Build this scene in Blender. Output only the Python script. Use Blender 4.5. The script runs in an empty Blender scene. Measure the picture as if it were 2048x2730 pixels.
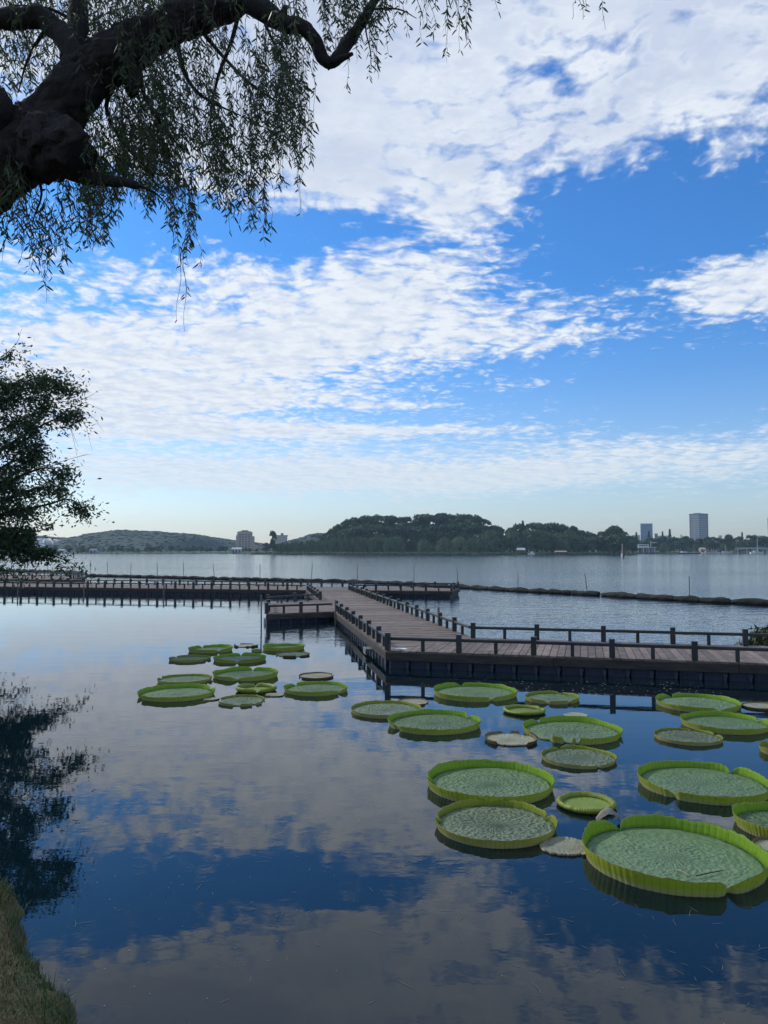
import bpy, bmesh, math, random
import numpy as np
from mathutils import Vector, Matrix, noise as mn

R = math.radians
SC = bpy.context.scene
COL = SC.collection
rng = random.Random(11)
nrg = np.random.default_rng(5)

# ------------------------------------------------------------------ camera
cam_data = bpy.data.cameras.new('camera')
cam = bpy.data.objects.new('camera', cam_data)
COL.objects.link(cam)
cam.location = (0, 0, 2.8)
cam.rotation_euler = (R(90 + 2.847), 0, 0)
cam_data.sensor_fit = 'VERTICAL'
cam_data.sensor_height = 36.0
cam_data.sensor_width = 27.0
cam_data.lens = 27.05
cam_data.clip_start = 0.05
cam_data.clip_end = 20000
SC.camera = cam

# ------------------------------------------------------------------ node maths
class V:
    """a value socket that can be used in arithmetic"""
    def __init__(s, nt, sock): s.nt, s.s = nt, sock
    def m(s, op, *a, clamp=False):
        n = s.nt.nodes.new('ShaderNodeMath'); n.operation = op; n.use_clamp = clamp
        for i, v in enumerate((s,) + a):
            if isinstance(v, V): s.nt.links.new(v.s, n.inputs[i])
            else: n.inputs[i].default_value = v
        return V(s.nt, n.outputs[0])
    def __add__(s, o): return s.m('ADD', o)
    __radd__ = __add__
    def __sub__(s, o): return s.m('SUBTRACT', o)
    def __rsub__(s, o): return (s * -1.0) + o
    def __mul__(s, o): return s.m('MULTIPLY', o)
    __rmul__ = __mul__
    def __truediv__(s, o): return s.m('DIVIDE', o)
    def step(s, a, b):
        n = s.nt.nodes.new('ShaderNodeMapRange'); n.interpolation_type = 'SMOOTHSTEP'
        s.nt.links.new(s.s, n.inputs[0])
        for i, v in ((1, a), (2, b)):
            n.inputs[i].default_value = v
        n.inputs[3].default_value = 0; n.inputs[4].default_value = 1
        return V(s.nt, n.outputs[0])
    def lin(s, a, b, c=0.0, d=1.0):
        n = s.nt.nodes.new('ShaderNodeMapRange')
        s.nt.links.new(s.s, n.inputs[0])
        for i, v in ((1, a), (2, b), (3, c), (4, d)): n.inputs[i].default_value = v
        return V(s.nt, n.outputs[0])

def comb(nt, x, y, z=0.0):
    n = nt.nodes.new('ShaderNodeCombineXYZ')
    for i, v in enumerate((x, y, z)):
        if isinstance(v, V): nt.links.new(v.s, n.inputs[i])
        else: n.inputs[i].default_value = v
    return n.outputs[0]

def sep(nt, sock):
    n = nt.nodes.new('ShaderNodeSeparateXYZ'); nt.links.new(sock, n.inputs[0])
    return [V(nt, o) for o in n.outputs]

def noise(nt, vec, scale, detail=4.0, rough=0.55, dist=0.0, color=False, dim='3D'):
    n = nt.nodes.new('ShaderNodeTexNoise'); n.noise_dimensions = dim
    n.inputs['Scale'].default_value = scale; n.inputs['Detail'].default_value = detail
    n.inputs['Roughness'].default_value = rough; n.inputs['Distortion'].default_value = dist
    if vec is not None: nt.links.new(vec, n.inputs['Vector'])
    return n.outputs['Color'] if color else V(nt, n.outputs[0])

def mix(nt, fac, a, b, mode='MIX'):
    n = nt.nodes.new('ShaderNodeMix'); n.data_type = 'RGBA'; n.blend_type = mode
    if isinstance(fac, V): nt.links.new(fac.s, n.inputs[0])
    else: n.inputs[0].default_value = fac
    for i, c in ((6, a), (7, b)):
        if isinstance(c, (tuple, list)): n.inputs[i].default_value = (c[0], c[1], c[2], 1)
        else: nt.links.new(c, n.inputs[i])
    return n.outputs[2]

# ------------------------------------------------------------------ sky
SUN_AZ, SUN_EL = -58.0, 38.0           # degrees, azimuth clockwise from the view axis
world = bpy.data.worlds.new('World'); SC.world = world
world.use_nodes = True
wt = world.node_tree
for n in list(wt.nodes): wt.nodes.remove(n)
w_out = wt.nodes.new('ShaderNodeOutputWorld')
w_bg = wt.nodes.new('ShaderNodeBackground')
w_bg.inputs['Strength'].default_value = 0.10
wt.links.new(w_bg.outputs[0], w_out.inputs[0])
sky = wt.nodes.new('ShaderNodeTexSky')
sky.sky_type = 'NISHITA'; sky.sun_disc = False
sky.sun_elevation = R(SUN_EL); sky.sun_rotation = R(SUN_AZ)
sky.altitude = 20; sky.air_density = 1.1; sky.dust_density = 0.6; sky.ozone_density = 2.2
tc = wt.nodes.new('ShaderNodeTexCoord')
dx, dy, dz = sep(wt, tc.outputs['Generated'])
az = dx.m('ARCTAN2', dy) * (180 / math.pi)
el = dz.m('ARCSINE') * (180 / math.pi)
# cloud banks: azimuth, elevation, half width, half height, weight (degrees)
BANKS = [
    (11.3, 34.6, 22, 6.6, .52), (-16, 33.0, 21, 8.4, .60), (25, 30.4, 10, 4.2, .36),
    (6.3, 24.4, 4.4, 2.5, .38), (-3.4, 26.2, 5, 1.9, .26), (3, 28.0, 8, 2.5, .18), (17, 28.6, 8, 2.2, .16), (12.6, 30.8, 5.5, 1.8, .34),
    (1.8, 16.6, 12, 3.2, .47), (2.5, 20.3, 5.4, 1.7, .30), (-15, 19.2, 7, 1.3, .28),
    (-22.5, 14.3, 11, 3.0, .46), (13.1, 15.3, 4.2, 1.0, .30), (-8, 14.6, 8, 2.6, .26),
    (-10.6, 11.2, 13.8, .8, .32), (10.7, 12.1, 3.6, .42, .36), (1.1, 10.7, 3.6, .30, .34),
    (-13.9, 8.8, 16, .75, .40), (2.4, 8.9, 8, .30, .30), (-22, 9.8, 11, 3.0, .40),
    (-12, 5.6, 17, 1.6, .44), (17.5, 6.3, 14, 1.7, .40), (3, 5.4, 9, 1.0, .28),
    (26.0, 17.6, 4.8, 2.1, .66), (16.5, 18.1, 6, 1.1, .17),
    # clear gaps
    (18.5, 22.3, 9, 3.2, -.30), (20, 12.0, 10, 2.4, -.28), (-19, 23.2, 10, 2.0, -.30), (-7, 22.6, 6.0, 1.6, -.34), (1.5, 22.9, 3.0, .9, -.16), (24, 21.2, 6, 2, -.2),
]
cov = None
for a, e, w, h, k in BANKS:
    q = ((az - a) / w).m('POWER', 2.0) + ((el - e) / h).m('POWER', 2.0)
    g = (q * -0.9).m('EXPONENT') * k
    cov = g if cov is None else cov + g
# away from these banks the sky stays broken cloud of the same kind
away = el.step(38, 50).m('MAXIMUM', az.m('ABSOLUTE').step(36, 60))
cov = cov.m('MINIMUM', 0.56) * (1.0 - away) + away * (el.step(3, 12) * 0.26)
zz = dz.m('MAXIMUM', 0.0) + 0.11
px_, py_ = dx / zz, dy / zz
P0 = comb(wt, px_, py_, 0.0)
wv = noise(wt, P0, 1.3, 3, .5, color=True, dim='2D')
w0, w1, w2 = sep(wt, wv)
qx, qy = px_ + (w0 - .5) * 0.16, py_ + (w1 - .5) * 0.16
P1 = comb(wt, qx, qy, 0.4)
puff = noise(wt, P1, 6.5, 9, .64, dim='2D')
big = noise(wt, P0, 1.1, 4, .5, dim='2D')
P2 = comb(wt, qx - 0.035, qy + 0.03, 0.4)      # the same field a little nearer the sun
puff2 = noise(wt, P2, 6.5, 4, .58, dim='2D')
fine = noise(wt, P1, 30.0, 5, .66, dim='2D')
vn = wt.nodes.new('ShaderNodeTexVoronoi'); vn.feature = 'SMOOTH_F1'; vn.inputs['Scale'].default_value = 19.0
vn.inputs['Smoothness'].default_value = .6; vn.voronoi_dimensions = '2D'
f0, f1, f2 = sep(wt, noise(wt, P1, 10.0, 3, .6, color=True, dim='2D'))
wt.links.new(comb(wt, qx * .8 + (f0 - .5) * .13, qy + (f1 - .5) * .13, .2), vn.inputs['Vector'])
cell = V(wt, vn.outputs['Distance'])            # small rounded heads of the cloud deck
dens = cov + (puff - .5) * 0.78 + (big - .5) * 0.55 + ((fine - .5) * .30 + (.40 - cell) * .46) * (el.step(3, 13) * .62 + .38)
alpha = dens.step(0.0, 0.50)
thick = dens.step(0.34, 0.66)
edge = (puff - puff2).lin(-.10, .10, 0.0, 1.0)
high = el.step(20, 33)
veil = noise(wt, P1, 2.6, 4, .55, dim='2D').step(.36, .62)   # greyer bellies in the high bank
lit = mix(wt, (thick * (high * .45 + .10) + veil * high * .72).m('MINIMUM', .9), (8.8, 9.3, 9.9), (5.6, 6.4, 8.1))
lit2 = mix(wt, ((1.0 - edge) * .38 + (cell - .3) * .6).m('MAXIMUM', 0.0, clamp=True), lit, (5.3, 6.3, 8.2))
# warm paling of cloud and sky towards the horizon
low = 1.0 - el.step(1.0, 11.0)
lit3 = mix(wt, low * .6, lit2, (8.1, 8.5, 8.4))
tint = mix(wt, el.step(0.5, 19.0), (1.16, 1.28, 1.56), (.40, .97, 1.62))
skyc = mix(wt, 1.0, sky.outputs[0], tint, 'MULTIPLY')
full = mix(wt, alpha * (1.0 - low * .35) * dz.step(0.0, .03), skyc, lit3)
wt.links.new(full, w_bg.inputs['Color'])

# ------------------------------------------------------------------ sun (veiled by thin cloud)
sun_d = bpy.data.lights.new('sun', 'SUN'); sun = bpy.data.objects.new('sun', sun_d); COL.objects.link(sun)
sun_d.energy = 2.5; sun_d.angle = R(4); sun_d.color = (1, .95, .88)
_s = Vector((math.sin(R(SUN_AZ)) * math.cos(R(SUN_EL)), math.cos(R(SUN_AZ)) * math.cos(R(SUN_EL)), math.sin(R(SUN_EL))))
sun.rotation_euler = _s.to_track_quat('Z', 'Y').to_euler()
sun.location = _s * 60 + Vector((0, 0, 10))

# ------------------------------------------------------------------ exposure and sampling
SC.view_settings.view_transform = 'Standard'; SC.view_settings.look = 'None'
SC.view_settings.exposure = 0.0; SC.view_settings.gamma = 1.0
SC.view_settings.use_curve_mapping = False
SC.render.engine = 'CYCLES'
cy = SC.cycles
cy.use_denoising = True
try: cy.denoiser = 'OPENIMAGEDENOISE'
except Exception: pass
cy.max_bounces = 7; cy.diffuse_bounces = 3; cy.glossy_bounces = 4; cy.transmission_bounces = 4
cy.transparent_max_bounces = 8; cy.volume_bounces = 0
cy.sample_clamp_indirect = 6.0
cy.caustics_reflective = False; cy.caustics_refractive = False
cy.use_adaptive_sampling = True; cy.adaptive_threshold = 0.02
SC.render.filter_size = 1.2

# ------------------------------------------------------------------ object helpers
def tag(o, label=None, cat=None, group=None, kind=None):
    if label: o['label'] = label
    if cat: o['category'] = cat
    if group: o['group'] = group
    if kind: o['kind'] = kind
    return o

def link(name, me, parent=None, loc=None, rot=None):
    o = bpy.data.objects.new(name, me); COL.objects.link(o)
    if parent is not None: o.parent = parent
    if loc is not None: o.location = loc
    if rot is not None: o.rotation_euler = rot
    return o

def empty(name, loc=(0, 0, 0), rz=0.0):
    o = bpy.data.objects.new(name, None); COL.objects.link(o)
    o.location = loc; o.rotation_euler = (0, 0, rz); o.empty_display_size = .2
    return o

def mesh_np(name, verts, faces, mat=None, smooth=False):
    """mesh from arrays; faces is (n,3) or (n,4) int array or list of lists"""
    me = bpy.data.meshes.new(name)
    if isinstance(faces, np.ndarray):
        v = np.asarray(verts, dtype=np.float32); n, k = faces.shape
        me.vertices.add(len(v)); me.vertices.foreach_set('co', v.ravel())
        me.loops.add(n * k); me.loops.foreach_set('vertex_index', faces.astype(np.int32).ravel())
        me.polygons.add(n)
        me.polygons.foreach_set('loop_start', np.arange(0, n * k, k, dtype=np.int32))
        me.polygons.foreach_set('loop_total', np.full(n, k, dtype=np.int32))
        me.update(calc_edges=True); me.validate()
    else:
        me.from_pydata([tuple(p) for p in verts], [], faces); me.update()
    if mat is not None:
        for m in (mat if isinstance(mat, (list, tuple)) else [mat]): me.materials.append(m)
    if smooth: me.polygons.foreach_set('use_smooth', [True] * len(me.polygons))
    return me

def bm_mesh(name, bm, mat=None, smooth=False):
    me = bpy.data.meshes.new(name)
    bmesh.ops.recalc_face_normals(bm, faces=bm.faces)
    bm.to_mesh(me); bm.free()
    if mat is not None: me.materials.append(mat)
    if smooth: me.polygons.foreach_set('use_smooth', [True] * len(me.polygons))
    return me

def add_box(bm, c, s, rz=0.0, bevel=0.0, rot=None):
    r = bmesh.ops.create_cube(bm, size=1.0)
    M = Matrix.Translation(c) @ (rot if rot is not None else Matrix.Rotation(rz, 4, 'Z')) @ Matrix.Diagonal((s[0], s[1], s[2], 1))
    bmesh.ops.transform(bm, matrix=M, verts=r['verts'])
    if bevel > 0:
        es = list({e for v in r['verts'] for e in v.link_edges})
        bmesh.ops.bevel(bm, geom=es, offset=bevel, segments=1, affect='EDGES', profile=.5)
    return r

def add_cyl(bm, p0, p1, r0, r1=None, n=8, caps=True):
    p0, p1 = Vector(p0), Vector(p1); d = p1 - p0
    if r1 is None: r1 = r0
    r = bmesh.ops.create_cone(bm, cap_ends=caps, segments=n, radius1=r0, radius2=r1, depth=d.length)
    M = Matrix.Translation((p0 + p1) / 2) @ d.to_track_quat('Z', 'Y').to_matrix().to_4x4()
    bmesh.ops.transform(bm, matrix=M, verts=r['verts'])
    return r

def tube(pts, radii, n=8, jitter=0.0, seed=0, closed_end=True):
    """a bent tapering tube as (verts, quads)"""
    rr = random.Random(seed); pts = [Vector(p) for p in pts]; vs, fs = [], []
    up = Vector((0.13, 0.31, .94)).normalized(); a = None
    for i, p in enumerate(pts):
        t = (pts[min(i + 1, len(pts) - 1)] - pts[max(i - 1, 0)]).normalized()
        if a is None:
            a = t.cross(up)
            if a.length < .1: a = t.cross(Vector((1, 0, 0)))
        a = (a - t * a.dot(t)).normalized(); b = t.cross(a)
        for k in range(n):
            th = 2 * math.pi * k / n; r = radii[i] * (1 + rr.uniform(-jitter, jitter))
            vs.append(p + (a * math.cos(th) + b * math.sin(th)) * r)
    for i in range(len(pts) - 1):
        for k in range(n):
            k2 = (k + 1) % n
            fs.append([i * n + k, i * n + k2, (i + 1) * n + k2, (i + 1) * n + k])
    if closed_end:
        fs.append(list(range(n))[::-1]); fs.append([(len(pts) - 1) * n + k for k in range(n)])
    return vs, fs

# ------------------------------------------------------------------ materials
def mat(name, color=(.5, .5, .5), rough=.6, metal=0.0, spec=.5):
    m = bpy.data.materials.new(name); m.use_nodes = True
    b = m.node_tree.nodes['Principled BSDF']
    b.inputs['Base Color'].default_value = (*color, 1); b.inputs['Roughness'].default_value = rough
    b.inputs['Metallic'].default_value = metal; b.inputs['Specular IOR Level'].default_value = spec
    return m

def P(m): return m.node_tree.nodes['Principled BSDF']

def mottled(name, c1, c2, scale=4.0, rough=.7, bump=0.0, bscale=None, stretch=(1, 1, 1), per_object=0.0, metal=0.0, spec=.5, detail=5):
    """two colours mixed by noise, optional bump, optional change of tone per object"""
    m = mat(name, c1, rough, metal, spec); nt = m.node_tree; b = P(m)
    t = nt.nodes.new('ShaderNodeTexCoord'); mp = nt.nodes.new('ShaderNodeMapping')
    mp.inputs['Scale'].default_value = stretch
    nt.links.new(t.outputs['Object'], mp.inputs['Vector'])
    vec = mp.outputs[0]
    if per_object:
        oi = nt.nodes.new('ShaderNodeObjectInfo'); ad = nt.nodes.new('ShaderNodeVectorMath'); ad.operation = 'MULTIPLY_ADD'
        nt.links.new(oi.outputs['Random'], ad.inputs[0]); ad.inputs[1].default_value = (37, 53, 71)
        nt.links.new(vec, ad.inputs[2]); vec = ad.outputs[0]
    f = noise(nt, vec, scale, detail, .6)
    c = mix(nt, f.step(.3, .7), c1, c2)
    if per_object:
        hs = nt.nodes.new('ShaderNodeHueSaturation')
        nt.links.new((V(nt, oi.outputs['Random']) * (2 * per_object) + (1 - per_object)).s, hs.inputs['Value'])
        nt.links.new(c, hs.inputs['Color']); c = hs.outputs[0]
    nt.links.new(c, b.inputs['Base Color'])
    if bump:
        f2 = noise(nt, vec, bscale or scale * 3, 6, .6)
        bp = nt.nodes.new('ShaderNodeBump'); bp.inputs['Strength'].default_value = bump; bp.inputs['Distance'].default_value = .05
        nt.links.new(f2.s, bp.inputs['Height']); nt.links.new(bp.outputs[0], b.inputs['Normal'])
    return m

# ------------------------------------------------------------------ water
m_water = mat('lake_water', (.002, .009, .014), .02)
nt = m_water.node_tree; b = P(m_water)
b.inputs['IOR'].default_value = 1.42
geo = nt.nodes.new('ShaderNodeNewGeometry')
gx, gy, gz = sep(nt, geo.outputs['Position'])
pos = comb(nt, gx, gy)
# wind-ruffled open lake beyond the boardwalk, calm water in its lee
far = (gy + gx * .22 - 8.0).step(26, 52)
lee = (gx + 4.6 + gy * .17).step(2.0, 9.0) * (gy + gx * .25).step(21.0, 24.0)
open_ = far.m('MAXIMUM', lee * .7)
swell = noise(nt, comb(nt, gx * .55, gy * 1.0), 1.1, 3, .55)
chop = noise(nt, comb(nt, gx * .8, gy * 1.0), 3.4, 3, .6)
patch = noise(nt, comb(nt, gx * .010, gy * .03), 1.0, 3, .5).step(.35, .65)
calm1 = noise(nt, comb(nt, gx * .5, gy * 1.6), .8, 2, .5)
calm2 = noise(nt, comb(nt, gx, gy * 1.4), 6.0, 2, .5)
hgt = (swell * .066 + chop * .032) * open_ * (patch * .5 + .6) + (calm1 * .0030 + calm2 * .0004) * (1.0 - open_)
bp = nt.nodes.new('ShaderNodeBump'); bp.inputs['Strength'].default_value = 1.0; bp.inputs['Distance'].default_value = 1.0
nt.links.new(hgt.s, bp.inputs['Height']); nt.links.new(bp.outputs[0], b.inputs['Normal'])
nt.links.new((open_ * .075 + .010).s, b.inputs['Roughness'])
wm = mesh_np('water', [(-3000, -40, 0), (3000, -40, 0), (3000, 1400, 0), (-3000, 1400, 0)], [[0, 1, 2, 3]], m_water)
tag(link('water', wm), kind='structure')
HAZE = 0.00017

# ------------------------------------------------------------------ land
m_grass_far = mottled('far_grass', (.035, .06, .018), (.06, .085, .03), .3, .9)
m_soil = mottled('bank_soil', (.045, .05, .016), (.10, .075, .035), 2.2, .95, .6, 30)
m_hill = mottled('wooded_hill', (.013, .034, .024), (.018, .041, .028), .05, .95)

def terrain(name, xs, ys, hf, m, kind='structure'):
    vs = [(x, y, hf(x, y)) for y in ys for x in xs]; n = len(xs); fs = []
    for j in range(len(ys) - 1):
        for i in range(n - 1):
            a = j * n + i; fs.append((a, a + 1, a + n + 1, a + n))
    o = link(name, mesh_np(name, vs, np.array(fs), m, True)); tag(o, kind=kind); return o

def lerp_tab(tab, x):
    if x <= tab[0][0]: return tab[0][1]
    for (a, b), (c, d) in zip(tab, tab[1:]):
        if x <= c: return b + (d - b) * (x - a) / (c - a)
    return tab[-1][1]

def sstep(a, b, x):
    t = min(1.0, max(0.0, (x - a) / (b - a))); return t * t * (3 - 2 * t)

# near bank: the grassy edge the photograph is taken from
SHORE = [(-60, 84), (-36, 58), (-25, 43), (-17.5, 30), (-14.2, 24), (-10.4, 17.5), (-6.6, 11), (-4.6, 8.4), (-3.19, 6.55), (-2.67, 5.82), (-2.32, 5.35), (-2.09, 5.06), (-1.91, 4.80), (-1.76, 4.5), (-1.3, 3.9), (-.2, 3.4), (2, 3.0), (6, 2.6), (14, 2.0), (40, -6)]
def shore_dist(x, y):
    """distance landward of the shore line (positive on land)"""
    best, sgn = 1e9, 1
    for (ax, ay), (bx, by) in zip(SHORE, SHORE[1:]):
        ux, uy = bx - ax, by - ay; L2 = ux * ux + uy * uy
        t = min(1, max(0, ((x - ax) * ux + (y - ay) * uy) / L2))
        ex, ey = x - ax - ux * t, y - ay - uy * t; d = ex * ex + ey * ey
        if d < best: best = d; sgn = -1 if ux * ey - uy * ex > 0 else 1
    return math.sqrt(best) * sgn
def bank_z(x, y):
    d = shore_dist(x, y) + .15 * mn.noise((x * 1.9, y * 1.9, 0)) + .06 * mn.noise((x * 7, y * 7, 3))
    if d < 0: return max(-.9, d * .9) - .02
    z = .10 * sstep(0, .12, d) + 1.08 * (1 - math.exp(-d * .42))
    return z + .03 * mn.noise((x * 1.7, y * 1.7, 5)) * min(1, d)
def axis(a, b, near0, near1, fine, coarse):
    out = []; v = a
    while v < b:
        out.append(v); v += fine if near0 <= v <= near1 else coarse
    return out + [b]
terrain('grass_bank', axis(-60, 40, -5.2, -.9, .07, 1.5), axis(-24, 80, 2.6, 7.6, .07, 1.2), bank_z, m_soil)

# far land: one sheet from the far shore to the horizon
def far_z(x, y):
    return .7 if y > 640 + (60 if x < -60 else 0) else -.8
fx = list(np.linspace(-2600, 2600, 66)); fy = [600, 655, 656.5, 720, 900, 1500, 3000, 7000]
def ground_z(x, y):
    if y < 620: return -3
    if y < 656: return -.6
    return .5 if y < 700 else 1.0 + (y - 700) * .002
terrain('ground', fx, fy, ground_z, m_grass_far)

# island: low wooded rise in the lake
def island_z(x, y):
    u = (x - 40) / 132.0
    edge = 515 + 5 * mn.noise((x * .02, 1, 0)) + 10 * sstep(.6, 1.0, u) + 6 * sstep(-.75, -1, u)
    d = min(y - edge, 640 - y, (1.0 - abs(u)) * 60)
    if d < 0: return max(-1.2, d * .3)
    return .45 * sstep(0, 1.5, d) + 9.5 * sstep(16, 50, d) * sstep(1.0, .55, abs((x - 18) / 80.0))
terrain('island', list(np.linspace(-100, 185, 96)), axis(508, 650, 510, 532, 1.2, 7), island_z, m_grass_far)

# wooded hills far behind
HILL = [(-900, 10), (-640, 24), (-480, 22), (-440, 18.5), (-415, 17), (-392, 20), (-360, 23.5), (-322, 26.5), (-290, 25.5), (-255, 22.5), (-230, 19), (-205, 15), (-180, 11.5), (-158, 10.5), (-120, 9.5), (-80, 9), (-60, 6)]
def hill_z(x, y):
    t = lerp_tab(HILL, x); k = sstep(-380, -350, x)
    k *= 1 - sstep(-250, -205, x)
    prof = sstep(720 + 240 * (1 - k), 960 + 80 * (1 - k), y) * (1 - .6 * sstep(1050, 1300, y))
    return .8 + t * prof + 2.2 * mn.noise((x * .03, y * .03, 0)) * prof - 2.5 * (1 - sstep(705, 715, y))
terrain('wooded_hill', list(np.linspace(-900, -40, 150)), list(np.linspace(700, 1300, 70)), hill_z, m_hill)
HILL2 = [(-150, 3), (-118, 14), (-100, 19), (-85, 23.5), (-70, 22), (-52, 20), (-20, 10), (20, 2)]
def hill2_z(x, y):
    p = sstep(860, 960, y) * (1 - .5 * sstep(1000, 1150, y))
    return .5 + lerp_tab(HILL2, x) * p + 1.2 * mn.noise((x * .06, y * .06, 4)) * p
terrain('low_hill', list(np.linspace(-160, 30, 60)), list(np.linspace(850, 1150, 24)), hill2_z, m_hill)

# ------------------------------------------------------------------ far trees
def leafmat(name, c1, c2, scale=.5, trans=.25, per=.25, rough=.55):
    m = mat(name, c1, rough, 0, .3); nt = m.node_tree; b = P(m)
    oi = nt.nodes.new('ShaderNodeObjectInfo'); g = nt.nodes.new('ShaderNodeNewGeometry')
    t = nt.nodes.new('ShaderNodeTexCoord')
    f = noise(nt, t.outputs['Object'], scale, 3, .6)
    isl = V(nt, g.outputs['Random Per Island'])
    if trans == 0: isl = isl * .2
    c = mix(nt, (f * .6 + isl * .55 - .08).m('ADD', 0.0, clamp=True), c1, c2)
    hs = nt.nodes.new('ShaderNodeHueSaturation')
    nt.links.new((V(nt, oi.outputs['Random']) * (2 * per) + (1 - per)).s, hs.inputs['Value'])
    nt.links.new(((V(nt, oi.outputs['Random']) * 7.3).m('FRACT') * .05 + .475).s, hs.inputs['Hue'])
    nt.links.new(c, hs.inputs['Color']); nt.links.new(hs.outputs[0], b.inputs['Base Color'])
    if trans:
        tr = nt.nodes.new('ShaderNodeBsdfTranslucent'); nt.links.new(hs.outputs[0], tr.inputs['Color'])
        mx = nt.nodes.new('ShaderNodeMixShader'); mx.inputs[0].default_value = trans
        nt.links.new(b.outputs[0], mx.inputs[1]); nt.links.new(tr.outputs[0], mx.inputs[2])
        nt.links.new(mx.outputs[0], nt.nodes['Material Output'].inputs['Surface'])
    return m

m_broad = leafmat('broadleaf_foliage', (.020, .054, .022), (.052, .105, .038), .35)
m_will_far = leafmat('willow_foliage_far', (.042, .085, .034), (.085, .140, .055), .35)
m_conif = leafmat('conifer_foliage', (.012, .028, .014), (.028, .048, .022), .4)
m_bark_far = mat('far_bark', (.05, .04, .03), .9)

def leaf_quads(cen, nor, size, asp=1.0, seed=0):
    """many small two triangle leaves as one mesh (arrays)"""
    g = np.random.default_rng(seed); n = len(cen)
    r = g.normal(size=(n, 3)); a = np.cross(nor, r); a /= np.linalg.norm(a, axis=1)[:, None] + 1e-9
    b = np.cross(nor, a); b /= np.linalg.norm(b, axis=1)[:, None] + 1e-9
    s = size[:, None]
    v = np.stack([cen - a * s * asp, cen - b * s * .55 + nor * s * .12, cen + a * s * asp, cen + b * s * .55 + nor * s * .12], 1).reshape(-1, 3)
    f = np.arange(n * 4).reshape(n, 4)
    return v, f

def broad_crown(seed, H, Rw, n=620, mat_=m_broad, lobes=11, leaf=.62):
    """crown of clustered leaf clumps, base of the tree at z 0"""
    g = np.random.default_rng(seed); cs, rs = [], []
    for i in range(lobes):
        a = g.uniform(0, 2 * math.pi); t = g.uniform(.28, .95)
        rr = Rw * math.sqrt(max(.02, 1 - ((t - .55) / .5) ** 2)) * g.uniform(.25, .72)
        cs.append((math.cos(a) * rr, math.sin(a) * rr, H * t * .93)); rs.append(Rw * g.uniform(.28, .46))
    cs.append((0, 0, H * .84)); rs.append(Rw * .42); cs, rs = np.array(cs), np.array(rs)
    k = g.choice(len(cs), n, p=rs ** 2 / (rs ** 2).sum())
    d = g.normal(size=(n, 3)); d /= np.linalg.norm(d, axis=1)[:, None]; d[:, 2] = np.where(d[:, 2] < -.35, -d[:, 2] * .6, d[:, 2])
    rad = rs[k] * (g.uniform(.72, 1.06, n))
    c = cs[k] + d * rad[:, None] * np.array([1, 1, .85])
    nor = d + g.normal(size=(n, 3)) * .55; nor /= np.linalg.norm(nor, axis=1)[:, None]
    v, f = leaf_quads(c, nor, leaf * g.uniform(.6, 1.35, n), 1.0, seed)
    return mesh_np('broad_crown', v, f, mat_)

def willow_crown(seed, H, Rw, n=800):
    g = np.random.default_rng(seed)
    a = g.uniform(0, 2 * math.pi, n); q = np.sqrt(g.uniform(0.02, 1, n)) * (1 + .18 * np.sin(a * 5 + seed))
    top = H * (1 - .42 * q ** 2.2) * (1 + .05 * np.sin(a * 7 + seed * 3)); z = top - g.uniform(0, 1, n) ** 1.3 * (top - H * .10) * np.clip(q * 1.3, .15, 1)
    c = np.stack([np.cos(a) * q * Rw, np.sin(a) * q * Rw, z], 1)
    r = np.stack([np.cos(a), np.sin(a), .25 + g.normal(size=n) * .3], 1); r /= np.linalg.norm(r, axis=1)[:, None]
    t = np.stack([-np.sin(a), np.cos(a), np.zeros(n)], 1); w = .22 * g.uniform(.6, 1.4, n)[:, None]; L = .75 * g.uniform(.6, 1.5, n)[:, None]
    dn = np.stack([np.cos(a) * .15, np.sin(a) * .15, -np.ones(n)], 1)
    v = np.stack([c - t * w, c + t * w, c + dn * L + t * w * .5, c + dn * L - t * w * .5], 1).reshape(-1, 3)
    return mesh_np('willow_crown', v, np.arange(n * 4).reshape(n, 4), m_will_far)

def conifer_crown(seed, H, Rw, n=420):
    g = np.random.default_rng(seed); t = g.uniform(0, 1, n) ** .8; a = g.uniform(0, 2 * math.pi, n)
    tier = np.abs(((t * 9) % 1) - .5) + .55
    r = Rw * (1 - t) * tier * g.uniform(.5, 1.0, n) + .1
    c = np.stack([np.cos(a) * r, np.sin(a) * r, H * (.12 + .88 * t)], 1)
    nor = np.stack([np.cos(a) * .5, np.sin(a) * .5, np.ones(n)], 1) + g.normal(size=(n, 3)) * .4
    v, f = leaf_quads(c, nor / np.linalg.norm(nor, axis=1)[:, None], .55 * g.uniform(.6, 1.2, n), 1.3, seed)
    return mesh_np('conifer_crown', v, f, m_conif)

def trunk_mesh(H, r):
    v, f = tube([(0, 0, -.6), (.05 * H * .1, 0, H * .35), (0, .1, H * .7)], [r * 1.2, r, r * .4], 6)
    return mesh_np('far_trunk', v, f, m_bark_far)

BROADS = [broad_crown(100 + i, 12, 5.2, 1500, m_broad, 15) for i in range(7)]
WILLOWS = [willow_crown(200 + i, 9.5, 4.2) for i in range(5)]
CONIFS = [conifer_crown(300 + i, 14, 3.0) for i in range(3)]
T_BROAD, T_WILL = trunk_mesh(11, .35), trunk_mesh(7, .3)

def far_tree(kind, x, y, z, h, label, group, wide=1.0, name=None):
    lib, H0, tm = {'broad': (BROADS, 12, T_BROAD), 'willow': (WILLOWS, 9.5, T_WILL), 'conifer': (CONIFS, 14, T_BROAD)}[kind]
    t = empty(name or {'broad': 'broadleaf_tree', 'willow': 'willow_tree', 'conifer': 'conifer_tree'}[kind], (x, y, z), rng.uniform(0, 6.28))
    s = h / H0 / 1.02; t.scale = (s * wide * rng.uniform(.92, 1.1), s * wide * rng.uniform(.92, 1.1), s)
    link('crown', rng.choice(lib), t); link('trunk', tm, t)
    return tag(t, label, 'tree', group)

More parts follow.
